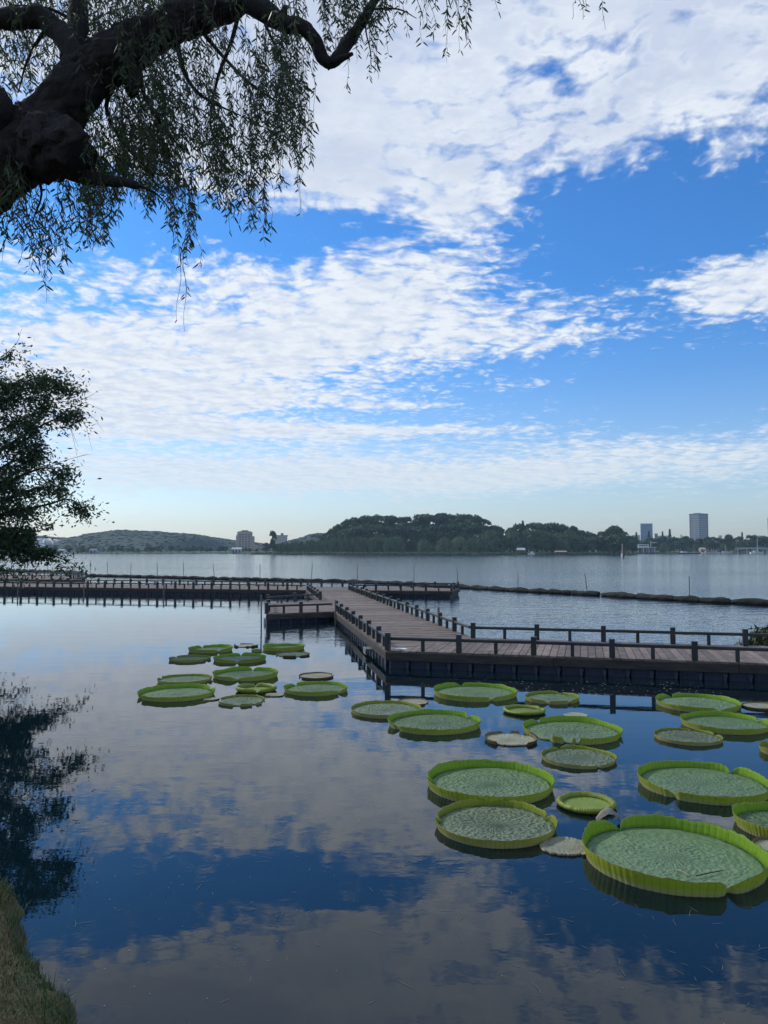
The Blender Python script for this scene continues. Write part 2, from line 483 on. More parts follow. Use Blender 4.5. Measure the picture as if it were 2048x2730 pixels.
SKYLINE = [(-80, 9), (-77, 14.5), (-74, 15), (-70, 10), (-62, 9.5), (-50, 11), (-42, 13.5), (-38, 17), (-34, 20), (-28, 23), (-19, 26.5), (-6, 28), (10, 27.5), (18, 25.5), (21, 25.5), (23, 28.5), (42, 29.5), (60, 28), (72, 24.5), (78, 20), (84, 18), (91, 21), (101, 22.5), (110, 22), (118, 21.5), (128, 21.5), (133, 18), (137, 16), (147, 15.5), (154, 18), (162, 19.5), (167, 14), (180, 12)]
def span(x):
    for lim, t in ((-36, 'the low left shoulder of the island skyline'), (-10, 'the rise left of the first island hump'), (20.5, 'the first hump of the island skyline'), (48, 'the left half of the second island hump'), (74, 'the right half of the second island hump'),
                   (97, 'the dip right of the second island hump'), (128, 'the third low rise of the island skyline'), (150, 'the dip before the big domed tree')):
        if x < lim: return t
    return 'the right end of the island skyline'
FOREST = 'broadleaf trees of the island wood'
for k in range(44):                                   # tall back rows: their tops make the skyline
    x = -42 + k * 4.9 + rng.uniform(-1.4, 1.4); y = 566 + rng.uniform(-8, 10); sc_ = y / 530.0
    xx = x * sc_; z = max(.4, island_z(xx, y)); top = 2.8 + (lerp_tab(SKYLINE, x) - 2.8) * sc_
    h = max(7.5, top - z) * rng.uniform(.95, 1.0)
    far_tree('broad', xx, y, z, h, 'tall dark broadleaf tree whose round top makes ' + span(x), FOREST, .95 if h > 12 else 1.15)
for k in range(46):                                   # middle rows, lower
    x = -36 + k * 4.6 + rng.uniform(-1.5, 1.5); y = 544 + rng.uniform(-5, 6); z = max(.4, island_z(x, y)); sc_ = y / 530.0
    top = 2.8 + (lerp_tab(SKYLINE, x) * rng.uniform(.58, .78) - 2.8) * sc_
    far_tree('broad', x * sc_, y, z, max(7, top - z), 'lower dark broadleaf tree in front of ' + span(x), 'lower broadleaf trees of the island wood', 1.1)
for k in range(26):                                   # pale willow hedge row on the left half
    x = -73 + k * 3.35 + rng.uniform(-.6, .6); y = 527 + rng.uniform(-2, 2.5)
    h = lerp_tab([(-75, 7.5), (-50, 9.5), (-25, 11.5), (12, 12.5)], x) * rng.uniform(.92, 1.05)
    far_tree('willow', x, y, max(.3, island_z(x, y)), h, 'pale green weeping willow in the even island row, ' + ('short ones by the left tip' if x < -48 else 'middle stretch' if x < -20 else 'tall ones at the right end'), 'willow row along the island shore', .82)
for x, h, w, lab in [(2.5, 10.2, .95, 'rounded weeping willow standing alone just right of the even willow row of the island'),
                     (27, 10.5, 1.15, 'domed weeping willow at the middle of the island shore with dark gaps beside it'),
                     (41, 11.6, 1.3, 'first of the three broad weeping willows merged along the right part of the island shore'),
                     (51, 12.4, 1.35, 'middle one of the three broad weeping willows merged along the right island shore'),
                     (61, 12.0, 1.3, 'third of the three broad weeping willows merged along the island shore, beside dark wood')]:
    far_tree('willow', x, 522, .4, h, lab, None, w)
far_tree('broad', -75.5, 524, .4, 15.4, 'slim dark tree standing tall at the far left tip of the island', None, .58)
far_tree('broad', 64, 518, .3, 4.5, 'small round light green bush at the island edge right of the broad willows', None, .9, 'shore_bush')
far_tree('willow', 13, 521, .3, 5.6, 'short upright bush between the single willow and the domed willow on the island', None, .7, 'shore_bush')
for k in range(30):                                   # dark front trees on the right part of the island
    x = 70 + k * 3.3 + rng.uniform(-.9, .9); y = 531 + rng.uniform(-3, 5)
    h = min(lerp_tab(SKYLINE, x) * rng.uniform(.50, .80), 17)
    far_tree(rng.choice(['broad', 'broad', 'willow']), x, y, .5, h, 'dark island tree at the water edge ' + ('left of the grey roofed hut' if x < 88 else 'behind the grey roofed hut' if x < 103 else 'between the grey hut and the reddish hut' if x < 113 else 'behind the long reddish hut' if x < 124 else 'right of the long reddish hut' if x < 148 else 'next to the big domed tree'), 'front trees on the right part of the island', 1.12)
far_tree('conifer', 99, 548, .6, 23.5, 'narrow dark tree poking above its neighbours on the right part of the island', None, .75)
far_tree('broad', 158, 528, .5, 19.6, 'big domed dark tree at the right end of the island beside the white house', None, 1.25)

def shore_span(x):
    for lim, t in ((212, 'left of the white house'), (236, 'around the white house'), (254, 'below the blue glass tower'), (276, 'behind the moored boats'), (296, 'below the tall grey tower'), (330, 'behind the white sailboat')):
        if x < lim: return t
    return 'at the right edge of the picture'
SHORE_R = [(150, 14), (160, 13), (178, 13.5), (200, 14.5), (215, 16), (232, 15.5), (250, 15), (262, 15.5), (280, 14), (300, 17.5), (318, 17), (330, 15.5), (352, 14), (380, 15)]
for k in range(34):                                   # right shore
    x = 162 + k * 6.6 + rng.uniform(-2, 2); y = 690 + rng.uniform(-8, 14)
    far_tree('broad', x, y, .6, lerp_tab(SHORE_R, x * 670 / y) * rng.uniform(.86, 1.0), 'back row tree of the right shore ' + shore_span(x * 670 / y), 'back row trees of the right hand shore', 1.05)
for k in range(24):
    x = 184 + k * 7.4 + rng.uniform(-2, 2); y = 672 + rng.uniform(-4, 5)
    if 206 < x < 218 and k % 2: continue
    far_tree(rng.choice(['broad', 'willow', 'broad']), x, y, .6, rng.uniform(7, 12.5), 'bushy tree near the water on the right shore ' + shore_span(x * 670 / y), 'front trees of the right hand shore', 1.1)
for x, h, lab in [(217, 21.5, 'taller pointed conifer of the pair beside the dome topped dark tree at the right shore'), (222, 20.0, 'second pointed conifer beside the taller one, above the right shore wood'),
                  (241, 19.5, 'pointed conifer in front of the low grey block left of the blue glass tower'), (253, 20.5, 'dark conifer in front of the left edge of the blue glass tower'),
                  (266, 20.0, 'conifer in front of the middle of the blue glass tower'), (273, 22.5, 'conifer in front of the right edge of the blue glass tower'), (342, 19.5, 'conifer standing before the foot of the tall grey tower')]:
    far_tree('conifer', x, 735, .8, h, lab, None, .95)
for k in range(60):                                   # left far shore at the foot of the hill
    x = -345 + k * 4.6 + rng.uniform(-1.5, 1.5); y = 675 + rng.uniform(-8, 12)
    far_tree(rng.choice(['broad', 'broad', 'willow']), x, y, .6, rng.uniform(4.2, 7.4) * (.62 if -137 < x < -110 else 1.2 if -108 < x < -80 else 1), 'low far left shore tree ' + ('below the white dome' if x < -255 else 'below the top of the wooded hill' if x < -190 else 'below the falling slope of the hill' if x < -140 else 'around the foot of the beige tower' if x < -106 else 'between the beige tower and the island'), 'trees on the far left shore', 1.35)

# the forest that covers the far hills reads as one mass
def canopy(name, hf, x0, x1, y0, y1, n, size, seed, m):
    g = np.random.default_rng(seed); b_ = bmesh.new(); bmesh.ops.create_icosphere(b_, subdivisions=1, radius=1.0)
    bv = np.array([v.co[:] for v in b_.verts]); bf = np.array([[v.index for v in f.verts] for f in b_.faces]); b_.free()
    vs, fs, k = [], [], 0
    for i in range(n):
        x, y = g.uniform(x0, x1), g.uniform(y0, y1); z = hf(x, y)
        if z < 1.2: continue
        r = size * g.uniform(.6, 1.5); w = bv * (1 + g.normal(size=(len(bv), 1)) * .14) * np.array([r * 1.5, r * 1.5, r * .32]); vs.append(w + np.array([x, y, z + r * .1])); fs.append(bf + k * len(bv)); k += 1
    o = link(name, mesh_np(name, np.concatenate(vs), np.concatenate(fs), m, True)); tag(o, kind='stuff')
m_forest = leafmat('hill_forest_leaves', (.013, .035, .025), (.018, .042, .029), .02, 0, .0)
canopy('hill_forest', hill_z, -800, -45, 712, 1060, 5200, 1.45, 41, m_forest)
canopy('low_hill_forest', hill2_z, -150, 20, 860, 990, 800, 1.4, 42, m_forest)

# green lotus and reed fringe along the island
def fringe(name, n, xr, yf, hgt, seed, label, m, gap=None):
    g = np.random.default_rng(seed); x = g.uniform(xr[0], xr[1], n); y = np.array([yf(a) for a in x]) + g.uniform(0, 5.5, n)
    if gap: k = ~((x > gap[0]) & (x < gap[1])); x, y = x[k], y[k]
    c = np.stack([x, y, g.uniform(.12, hgt, len(x))], 1); nor = g.normal(size=(len(x), 3)) * .5 + np.array([0, -.4, 1]); nor /= np.linalg.norm(nor, axis=1)[:, None]
    v, f = leaf_quads(c, nor, g.uniform(.3, .7, len(x)), 1.0, seed)
    tag(link(name, mesh_np(name, v, f, m)), label, 'water plants', kind='stuff')
m_fringe = leafmat('fringe_leaves', (.045, .085, .025), (.085, .13, .05), .05, .1)
fringe('lotus_bed', 9000, (-88, 150), lambda a: 508 + 5 * mn.noise((a * .02, 1, 0)) + (6 if a > 75 else 0), 1.5, 51, 'green lotus and reed fringe along the island shore', m_fringe)
fringe('shore_reeds', 3500, (160, 380), lambda a: 648, 1.2, 52, 'low green reeds along the right hand shore', m_fringe)
fringe('left_shore_reeds', 3500, (-340, -70), lambda a: 650, .8, 53, 'thin green reeds along the far left shore', m_fringe)

# ------------------------------------------------------------------ far buildings
m_conc = mottled('pale_concrete', (.40, .41, .43), (.50, .50, .51), .4, .8)
m_grey = mottled('grey_facade', (.17, .175, .21), (.20, .20, .24), .3, .7)
m_greyd = mat('grey_facade_edge', (.13, .135, .17), .7)
m_beige = mottled('beige_facade', (.40, .30, .25), (.48, .37, .30), .4, .8)
m_rust = mat('rust_roof', (.20, .10, .08), .8)
m_win = mat('window_glass', (.05, .065, .08), .12)
m_blueglass = mottled('blue_glass', (.10, .17, .27), (.13, .20, .31), .2, .2)
m_whitep = mat('white_paint', (.72, .72, .70), .6)
m_dkwood = mat('dark_timber', (.07, .05, .04), .8)
m_brown = mottled('city_wall_brick', (.14, .115, .10), (.19, .15, .125), .2, .9)

def part_box(name, parent, c, s, m, bevel=0.0, rz=0.0):
    bm = bmesh.new(); add_box(bm, c, s, rz, bevel); return link(name, bm_mesh(name, bm, m), parent)

def grid_boxes(name, parent, cells, m, kind='stuff'):
    bm = bmesh.new()
    for c, s in cells: add_box(bm, c, s)
    o = link(name, bm_mesh(name, bm, m), parent)
    if kind: o['kind'] = kind
    return o

def block(name, label, x, y, w, d, h, m, rz=0.0, floors=6, cols=8, wm=m_win, z=.6, faces=('f',), cat='building', fill=.62, top=None, band=False):
    """a building: wall body, rows of windows standing 5 cm proud, parapet"""
    e = empty(name, (x, y, z), rz); part_box('wall', e, (0, 0, h / 2), (w, d, h), m)
    fh = h / (floors + .6)
    for face in faces:
        L = w if face == 'f' else d; cells = []
        for i in range(floors):
            zc = fh * (i + .75)
            if band: spans = [(0, L * .92)]
            else:
                cw = L * .94 / cols; spans = [(-L * .47 + cw * (k + .5), cw * fill) for k in range(cols)]
            for c, ww in spans:
                if face == 'f': cells.append(((c, -d / 2 - .03, zc), (ww, .16, fh * .5)))
                elif face == 'l': cells.append(((-w / 2 - .03, c, zc), (.16, ww, fh * .5)))
                else: cells.append(((w / 2 + .03, c, zc), (.16, ww, fh * .5)))
        grid_boxes('windows', e, cells, wm)
    part_box('parapet', e, (0, 0, h + .35), (w + .6, d + .6, .7), top or m)
    return tag(e, label, cat)

# tall grey tower seen on its corner, bands of windows and an overhanging roof
t = empty('office_tower', (573, 1400, 1.5), R(-65)); Hh = 66.5
part_box('wall', t, (0, 0, Hh / 2), (20.5, 21.5, Hh), m_grey)
for i in range(17):
    z = 5 + i * 3.35
    part_box('window_band', t, (-4.7, -10.80, z), (7.0, .2, 1.5), m_win); part_box('window_band', t, (4.7, -10.80, z), (7.0, .2, 1.5), m_win)
    part_box('window_band', t, (10.30, 0, z), (.2, 18.5, 1.5), m_win)
for y_ in (-10.83,):
    part_box('crown_window', t, (-4.7, y_, 61.2), (7.4, .22, 2.4), m_greyd); part_box('crown_window', t, (4.7, y_, 61.2), (7.4, .22, 2.4), m_greyd)
part_box('crown_window', t, (10.33, 0, 61.2), (.22, 19.0, 2.4), m_greyd)
for x_, y_ in ((-10.3, -10.8), (10.3, -10.8), (10.3, 10.8)): part_box('corner_pier', t, (x_, y_, Hh / 2), (1.3, 1.3, Hh - .02), m_greyd)
part_box('roof', t, (0, 0, Hh + .6), (23.0, 24, 1.2), m_greyd); part_box('plant_room', t, (-3, 0, Hh + 1.9), (9, 9, 1.4), m_grey)
tag(t, 'tallest grey office tower with a flat overhanging roof, rising behind the right shore trees', 'tower')

t = empty('glass_tower', (478, 1400, 1.5), R(-22))
part_box('glass_wall', t, (0, 0, 24.5), (20.4, 16, 49), m_blueglass)
for i in range(15): part_box('floor_line', t, (0, -8.05, 3 + i * 3.1), (20.2, .12, .35), m_greyd)
for k in range(1, 6): part_box('mullion', t, (-10.2 + k * 3.4, -8.06, 24.4), (.22, .16, 48.6), m_greyd)
part_box('roof_edge', t, (0, 0, 49.4), (20.8, 16.4, .8), m_conc)
tag(t, 'pale blue glass office block behind the conifers, second tallest of the right shore', 'tower')
block('office_block', 'small grey block just left of the blue glass tower', 458, 1395, 11, 12, 29, m_conc, R(-21), 7, 4)
block('office_block', 'pale long block with a curved shoulder just right of the blue glass tower', 511, 1405, 24, 14, 28, m_conc, R(-22), 6, 9, band=True)
block('stair_tower', 'narrow grey stair tower joining the pale long block to the blue glass tower', 496.5, 1404, 5.0, 9, 32, m_grey, R(-22), 7, 1)
bl = block('office_block', 'low pale block with a roof tower between the glass tower and the grey tower', 546, 1420, 16, 14, 24.5, m_conc, R(-21), 5, 6)
part_box('roof_tower', bl, (2, 0, 28), (4, 4, 5.6), m_whitep)
bl = block('apartment_block', 'pale block with two roof boxes just right of the tall grey tower', 628, 1420, 37, 14, 23, m_beige, R(-22), 4, 9)
part_box('roof_box', bl, (-7, 0, 26.5), (5.5, 6, 6.4), m_beige); part_box('roof_box', bl, (5, 0, 26.5), (5, 6, 6.4), m_beige)
bl = block('office_block', 'wide low white block with a stepped roof near the right edge', 684, 1400, 36, 18, 25.5, m_conc, R(-20), 5, 1, band=True)
part_box('roof_step', bl, (-2, 0, 27.6), (18, 12, 2.6), m_conc)
block('office_tower', 'slim lilac grey tower cut off by the right edge of the picture', 704, 1400, 10, 12, 60, m_grey, R(-26), 15, 3)
block('office_block', 'grey rooftop block showing over the island wood, left one of two', 374, 1400, 13, 10, 28.0, m_grey, R(-15), 6, 5)
bl = block('office_block', 'grey rooftop block with a sloping glazed front over the island wood, right one of two', 396, 1400, 22, 10, 28.6, m_conc, R(-15), 6, 7)
# apartment tower left
t = empty('apartment_tower', (-169, 935, -1.2), R(8)); t.scale = (.72, .72, .72); Hh = 36.0
part_box('wall', t, (0, 0, Hh / 2), (25, 18, Hh), m_beige); part_box('bay', t, (-12.5, 1, 15.5), (4, 12, 31), m_beige); part_box('bay', t, (13.0, 1, 14.5), (6, 12, 29), m_beige)
part_box('low_wing', t, (18, 2, 6.5), (6, 10, 13), m_beige)
for k in range(5): part_box('balcony_column', t, (-10 + k * 5, -9.3, Hh / 2), (1.2, .7, Hh - 2), m_beige)
for i in range(11): part_box('balcony_band', t, (0, -9.1, 3 + i * 2.9), (22.4, .35, 1.45), m_win)
bm = bmesh.new()
r = bmesh.ops.create_cone(bm, cap_ends=True, segments=4, radius1=18.0, radius2=12.5, depth=1.6)
bmesh.ops.transform(bm, matrix=Matrix.Translation((0, 0, Hh + .8)) @ Matrix.Diagonal((1, .72, 1, 1)) @ Matrix.Rotation(R(45), 4, 'Z'), verts=r['verts'])
link('roof', bm_mesh('roof', bm, m_rust), t)
part_box('roof_gable', t, (0, -2, Hh + 2.0), (11, 8, 2.4), m_rust)
tag(t, 'big beige apartment tower with a rust brown roof rising alone left of the island', 'tower')
t = empty('apartment_block', (-190, 1420, 1), R(8))
part_box('wall', t, (0, 0, 14.2), (23, 14, 28.4), m_beige); grid_boxes('windows', t, [((-9.5 + k * 3.8, -7.05, 17 + i * 3), (2.2, .16, 1.4)) for k in range(6) for i in range(4)], m_win)
part_box('roof', t, (0, 0, 28.9), (26, 16, 1.2), m_rust); part_box('roof_tower', t, (2, 0, 31.4), (5, 5, 4), m_rust)
tag(t, 'rust roofed building with a small roof tower peeping out behind the slim island tree', 'building')
# old city wall behind the right shore
cw = empty('city_wall', (470, 1000, 0)); part_box('wall', cw, (0, 0, 7.6), (300, 8, 15.2), m_brown)
grid_boxes('merlons', cw, [((-148 + k * 3.0, -3.6, 15.8), (1.8, .6, 1.1)) for k in range(99)], m_brown)
tag(cw, 'long dark brick city wall running level behind the right shore trees', 'wall')
# domed stadium left
t = empty('domed_stadium', (-396, 900, 5.0)); vs, fs = [], []
for j in range(9):
    th = math.pi / 2 * j / 8.6; rr = 24 * math.cos(th) ** .8; zz_ = 10.2 * math.sin(th)
    for k in range(40): vs.append((rr * math.cos(k * math.pi / 20), rr * math.sin(k * math.pi / 20), zz_))
for j in range(8):
    for k in range(40): fs.append([j * 40 + k, j * 40 + (k + 1) % 40, (j + 1) * 40 + (k + 1) % 40, (j + 1) * 40 + k])
fs.append([8 * 40 + k for k in range(40)])
link('dome_roof', mesh_np('dome_roof', vs, fs, mottled('dome_sheet', (.20, .22, .26), (.25, .27, .30), .2, .5), True), t)
bm = bmesh.new(); add_cyl(bm, (0, 0, .2), (0, 0, 4.6), 24.4, 23.2, 48); link('drum_wall', bm_mesh('drum_wall', bm, m_whitep), t)
for k in range(14):
    a = k * math.pi * 2 / 14 + .11
    v, f = tube([(math.cos(a) * (25.6 * math.cos(math.pi / 2 * q / 8.6) ** .8), math.sin(a) * (25.6 * math.cos(math.pi / 2 * q / 8.6) ** .8), 10.8 * math.sin(math.pi / 2 * q / 8.6)) for q in range(9)], [.85] * 9, 5)
    link('rib', mesh_np('rib', v, f, m_whitep), t)
grid_boxes('windows', t, [], m_win) if False else None
bm = bmesh.new()
for k in range(40):
    a = k * math.pi / 20; add_box(bm, (math.cos(a) * 24.1, math.sin(a) * 24.1, 2.6), (.5, 1.6, 1.2), a)
tag(link('windows', bm_mesh('windows', bm, m_win), t), kind='stuff')
tag(t, 'white domed stadium with arched ribs at the foot of the hill behind the left tree', 'stadium')
# boathouses on the far left shore
def shed(name, label, x, y, w, d, h, mw, mr, roof=1.2, arches=0, z=.55):
    e = empty(name, (x, y, z)); part_box('wall', e, (0, 0, h / 2), (w, d, h), mw)
    bm = bmesh.new(); v = [bm.verts.new(p) for p in ((-w * .55, -d * .6, 0), (w * .55, -d * .6, 0), (w * .55, d * .6, 0), (-w * .55, d * .6, 0), (-w * .5, 0, roof), (w * .5, 0, roof))]
    for q in ((0, 1, 5, 4), (2, 3, 4, 5), (0, 4, 3), (1, 2, 5), (3, 2, 1, 0)): bm.faces.new([v[i] for i in q])
    link('roof', bm_mesh('roof', bm, mr), e, (0, 0, h + .005))
    if arches:
        for k in range(arches):
            bm = bmesh.new(); xc = -w / 2 + w * (k + .5) / arches; ww = w / arches * .33
            add_box(bm, (xc, -d / 2 - .02, h * .28), (ww * 2, .12, h * .5)); add_cyl(bm, (xc, -d / 2 - .081, h * .53), (xc, -d / 2 + .04, h * .53), ww, n=14)
            link('arch_opening', bm_mesh('arch_opening', bm, m_win), e)
    return tag(e, label, 'building')
shed('boathouse', 'small white boathouse with dark arches at the water left below the dome', -272, 650, 6.2, 5, 2.3, m_whitep, m_conc, .7, 3)
shed('lakeside_house', 'low grey house on the far left shore right of the white boathouse', -247, 656, 6, 5, 2.2, m_conc, m_greyd, 1.4, 2)
shed('lakeside_house', 'pale low house in the trees at the foot of the beige apartment tower', -126, 660, 8, 6, 3.2, m_conc, m_conc, 1.4, 3)
shed('shore_hut', 'grey roofed hut under the dark trees on the right part of the island', 92, 518, 5.2, 4, 2.4, m_dkwood, m_conc, 1.5, 2)
shed('red_boathouse', 'long low reddish hut with a pale roof edge at the island waterline', 118.5, 517, 7.0, 4, 1.3, m_rust, m_beige, .6, 3)
# white modern house
t = empty('white_house', (222, 655, .6), R(-18))
part_box('base_wall', t, (0, 0, 2.2), (15, 9, 4.4), m_grey)
part_box('upper_wall', t, (-1.5, 0, 6.0), (9, 7.4, 3.0), m_whitep); part_box('terrace_slab', t, (.6, -.6, 4.55), (17, 10.6, .35), m_whitep); part_box('roof', t, (-1.2, 0, 7.75), (11, 8.6, .45), m_dkwood)
for x_ in (-5.5, -1.2, 3, 7.8): part_box('column', t, (x_, -5.3, 2.2), (.45, .45, 4.35), m_whitep)
part_box('frame_post', t, (4.6, -1, 7.4), (.5, .5, 5.2), m_whitep); part_box('frame_beam', t, (7, -1, 8.6), (5.2, .5, .4), m_whitep)
for x_ in (-4.4, -.6, 3.2): part_box('window', t, (x_, -4.55, 2.2), (2.2, .15, 2.4), m_win)
part_box('window', t, (-1.5, -3.75, 6.0), (7.4, .14, .9), m_win)
tag(t, 'white two storey modern house with terraces between dark trees on the right shore', 'house')
# footbridge right
t = empty('footbridge', (306, 640, 0), R(-20)); bm = bmesh.new()
for k in range(12):
    x0 = -13.5 + k * 2.25; zc = 4.3 - .0045 * (x0 + 1.1) ** 2
    add_box(bm, (x0 + 1.12, 0, zc), (2.28 if k % 2 else 2.20, 3, .75 + .01 * (k % 2)))
link('deck', bm_mesh('deck', bm, m_conc), t)
for x_ in (-11, -4, 4, 11): part_box('pier', t, (x_, 0, 1.6), (.7, 2.2, 4.2), m_conc)
for s_ in (-1.6, 1.6): part_box('parapet', t, (0, s_, 4.85), (25, .2, .5), m_conc)
tag(t, 'pale low footbridge near the right edge behind the white sailboat', 'bridge')

# ------------------------------------------------------------------ boats
def hull(name, parent, L, W, Hh, m, z0=-.25, point=.35):
    vs, fs = [], []; N = 9
    for i in range(N):
        u = i / (N - 1); x = -L / 2 + L * u; w = W / 2 * (1 - max(0, (u - (1 - point)) / point) ** 2 * .96) * (1 - .18 * max(0, .2 - u) / .2); sh = .22 * Hh * (2 * u - 1) ** 2
        vs += [(x, -w, Hh + sh), (x, -w * .72, z0), (x, w * .72, z0), (x, w, Hh + sh)]
    for i in range(N - 1):
        a = i * 4
        for k in range(3): fs.append([a + k, a + k + 1, a + k + 5, a + k + 4])
        fs.append([a + 3, a, a + 4, a + 7])
    fs += [[0, 3, 2, 1], [(N - 1) * 4 + k for k in range(4)]]
    return link(name, mesh_np(name, vs, fs, m), parent)
m_navy = mat('navy_hull', (.012, .018, .035), .4)
def cruiser(label, x, y, L, rz, mh, mc, canopy=False, name='moored_boat'):
    e = empty(name, (x, y, 0), rz); hull('hull', e, L, L * .26, .8, mh)
    part_box('gunwale', e, (-L * .05, 0, .92), (L * .78, L * .27, .12), m_whitep)
    part_box('cabin', e, (-L * .08, 0, 1.45), (L * .42, L * .2, .9), mc, .08); part_box('cabin_window', e, (-L * .08, -L * .1 - .02, 1.55), (L * .36, .06, .35), m_win)
    if canopy:
        part_box('canopy', e, (-L * .08, 0, 2.7), (L * .55, L * .25, .12), m_conc, .03)
        for sx in (-.32, .16):
            for sy in (-.1, .1): part_box('canopy_post', e, (L * sx, L * sy, 2.2), (.08, .08, 1.0), m_conc)
    return tag(e, label, 'boat')
cruiser('dark hulled boat with a white cabin, leftmost at the right shore jetty', 247, 632, 11, R(4), m_navy, m_whitep)
cruiser('dark flat boat with a low cabin moored between two boats at the jetty', 256.5, 634, 11, R(184), m_navy, m_greyd)
cruiser('long white sided boat with a canopy moored right of the dark boats', 267, 632, 13, R(2), m_whitep, m_beige, True)
cruiser('low white and lilac barge moored right of the canopy boat', 280, 634, 12, R(178), m_whitep, m_conc)
cruiser('small white motorboat at the island edge below the grey roofed hut', 97.5, 510, 4.6, R(170), m_whitep, m_whitep)
shed('jetty_hut', 'small pale hut with a pointed roof on the jetty behind the canopy boat', 268.5, 650, 4.2, 4, 3.0, m_beige, m_beige, 1.6, 1)
t = empty('jetty_pavilion', (278, 652, .4))
for sx in (-4.5, 0, 4.5):
    for sy in (-2, 2): part_box('column', t, (sx, sy, 2.2), (.4, .4, 4.4), m_beige)
part_box('roof', t, (0, 0, 4.65), (11, 5.4, .5), m_dkwood); part_box('floor_slab', t, (0, 0, .1), (11, 5.4, .4), m_conc)
tag(t, 'open flat roofed pavilion on columns right of the jetty hut', 'pavilion')
def pole(name, label, p0, p1, r, m, cat='pole', group=None):
    bm = bmesh.new(); add_cyl(bm, p0, p1, r, r * .92, 8); o = link(name, bm_mesh(name, bm, m, False)); return tag(o, label, cat, group)
pole('lamp_post', 'thin white post on the jetty right of the pavilion', (288, 650, 0), (288, 650, 7.2), .25, m_conc)
t = empty('sailboat', (300, 620, 0), R(6)); hull('hull', t, 11, 3, 1.0, m_whitep); part_box('cabin', t, (-.6, 0, 1.5), (4.4, 1.9, .9), m_whitep, .15)
part_box('cabin_window', t, (-.6, -.97, 1.55), (3.4, .06, .3), m_win)
bm = bmesh.new(); add_cyl(bm, (.6, 0, 1), (.6, 0, 14.6), .16, .1, 8); link('mast', bm_mesh('mast', bm, m_whitep), t)
bm = bmesh.new(); add_cyl(bm, (.6, 0, 2.7), (-4.4, 0, 3.0), .22, .14, 8); link('boom', bm_mesh('boom', bm, m_whitep), t)
tag(t, 'white sailboat with a tall bare mast moored before the footbridge', 'boat')
t = empty('channel_marker', (88.5, 286, 0))
bm = bmesh.new(); add_cyl(bm, (0, 0, -1), (0, 0, 5.2), .22, .18, 10); link('post', bm_mesh('post', bm, m_beige), t)
bm = bmesh.new(); add_cyl(bm, (-.25, -.3, -.5), (-.25, -.3, 1.6), .34, .34, 10); link('white_sleeve', bm_mesh('white_sleeve', bm, m_whitep), t)
bm = bmesh.new(); add_cyl(bm, (.42, -.1, -.5), (.42, -.1, 1.5), .26, .22, 10); link('short_pile', bm_mesh('short_pile', bm, m_dkwood), t)
tag(t, 'lone channel marker post with a white sleeve standing in the open lake at right', 'post')
bm = bmesh.new()
for i in range(26): add_box(bm, (309 + i * 3.4, 612 + rng.uniform(-1, 1) + i * .2, .10), (4, 3, .34 + .02 * (i % 3)), rng.uniform(-.2, .2))
tag(link('mud_spit', bm_mesh('mud_spit', bm, m_soil)), kind='structure')

# ------------------------------------------------------------------ floating boardwalk
m_plank = mottled('weathered_plank', (.106, .072, .050), (.212, .154, .114), 3.0, .62, .35, 14, (1, 1, 1), .30)
m_plankfar = mottled('weathered_plank_far', (.104, .072, .051), (.192, .139, .104), 1.2, .7, .2, 10)
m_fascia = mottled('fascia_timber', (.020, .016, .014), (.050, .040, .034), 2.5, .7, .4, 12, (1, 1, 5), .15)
m_post = mottled('dark_post_paint', (.014, .018, .020), (.026, .030, .032), 5, .42, .12, 40, (1, 1, 1), .12)
m_float = mottled('blue_plastic', (.003, .007, .026), (.006, .013, .042), 6, .38, .1, 20, (1, 1, 1), .15)
m_lug = mottled('worn_lug', (.02, .03, .06), (.06, .07, .09), 9, .5)
m_post_highlight = mottled('post_top_highlight', (.05, .055, .058), (.085, .09, .092), 8, .45)  # lighter tone paints the bright edge highlight onto the post tops
m_steel = mottled('dull_steel', (.10, .10, .10), (.17, .16, .15), 9, .5, .1, 30)
# pale dried splash on the planks near the corner
nt = m_plank.node_tree; b = P(m_plank); g = nt.nodes.new('ShaderNodeNewGeometry')
x_, y_, z_ = sep(nt, g.outputs['Position'])
old = b.inputs['Base Color'].links[0].from_socket
sp = noise(nt, comb(nt, x_ * 1.2, y_ * 2.2), 2.6, 5, .6)
near = 1.0 - (((x_ - 2.9) / .75).m('POWER', 2.0) + ((y_ - 18.75) / .55).m('POWER', 2.0)).m('SQRT').step(.3, 1.1)
spots = noise(nt, comb(nt, x_, y_), 3.1, 2, .5).step(.73, .76) * .55
grain = noise(nt, comb(nt, x_ * 7, y_ * 7), 1.3, 6, .65)
c = mix(nt, (1.0 - grain.step(.25, .55)) * .45, old, (.05, .04, .036))
oi_ = nt.nodes.new('ShaderNodeObjectInfo'); rp = V(nt, oi_.outputs['Random'])
worn = noise(nt, comb(nt, x_ * 1.3, y_ * 1.3), 1.0, 4, .6)
c = mix(nt, (worn.step(.52, .70) * .35 + (rp - .86).m('GREATER_THAN', 0.0) * .22), c, (.27, .235, .205))
c = mix(nt, (1.0 - worn.step(.30, .46)) * .45, c, (.045, .034, .030))
c = mix(nt, ((sp - .56) * 9).m('ADD', 0.0, clamp=True) * near * .8 + spots * .5, c, (.45, .50, .53))
nt.links.new(c, b.inputs['Base Color'])

DECK = .41
def clip_poly(poly, nx, ny, d):
    """keep the part of a polygon where n.p >= d"""
    out = []
    for i, p in enumerate(poly):
        q = poly[(i + 1) % len(poly)]; a = p[0] * nx + p[1] * ny - d; b_ = q[0] * nx + q[1] * ny - d
        if a >= 0: out.append(p)
        if (a >= 0) != (b_ >= 0):
            t = a / (a - b_); out.append((p[0] + (q[0] - p[0]) * t, p[1] + (q[1] - p[1]) * t))
    return out

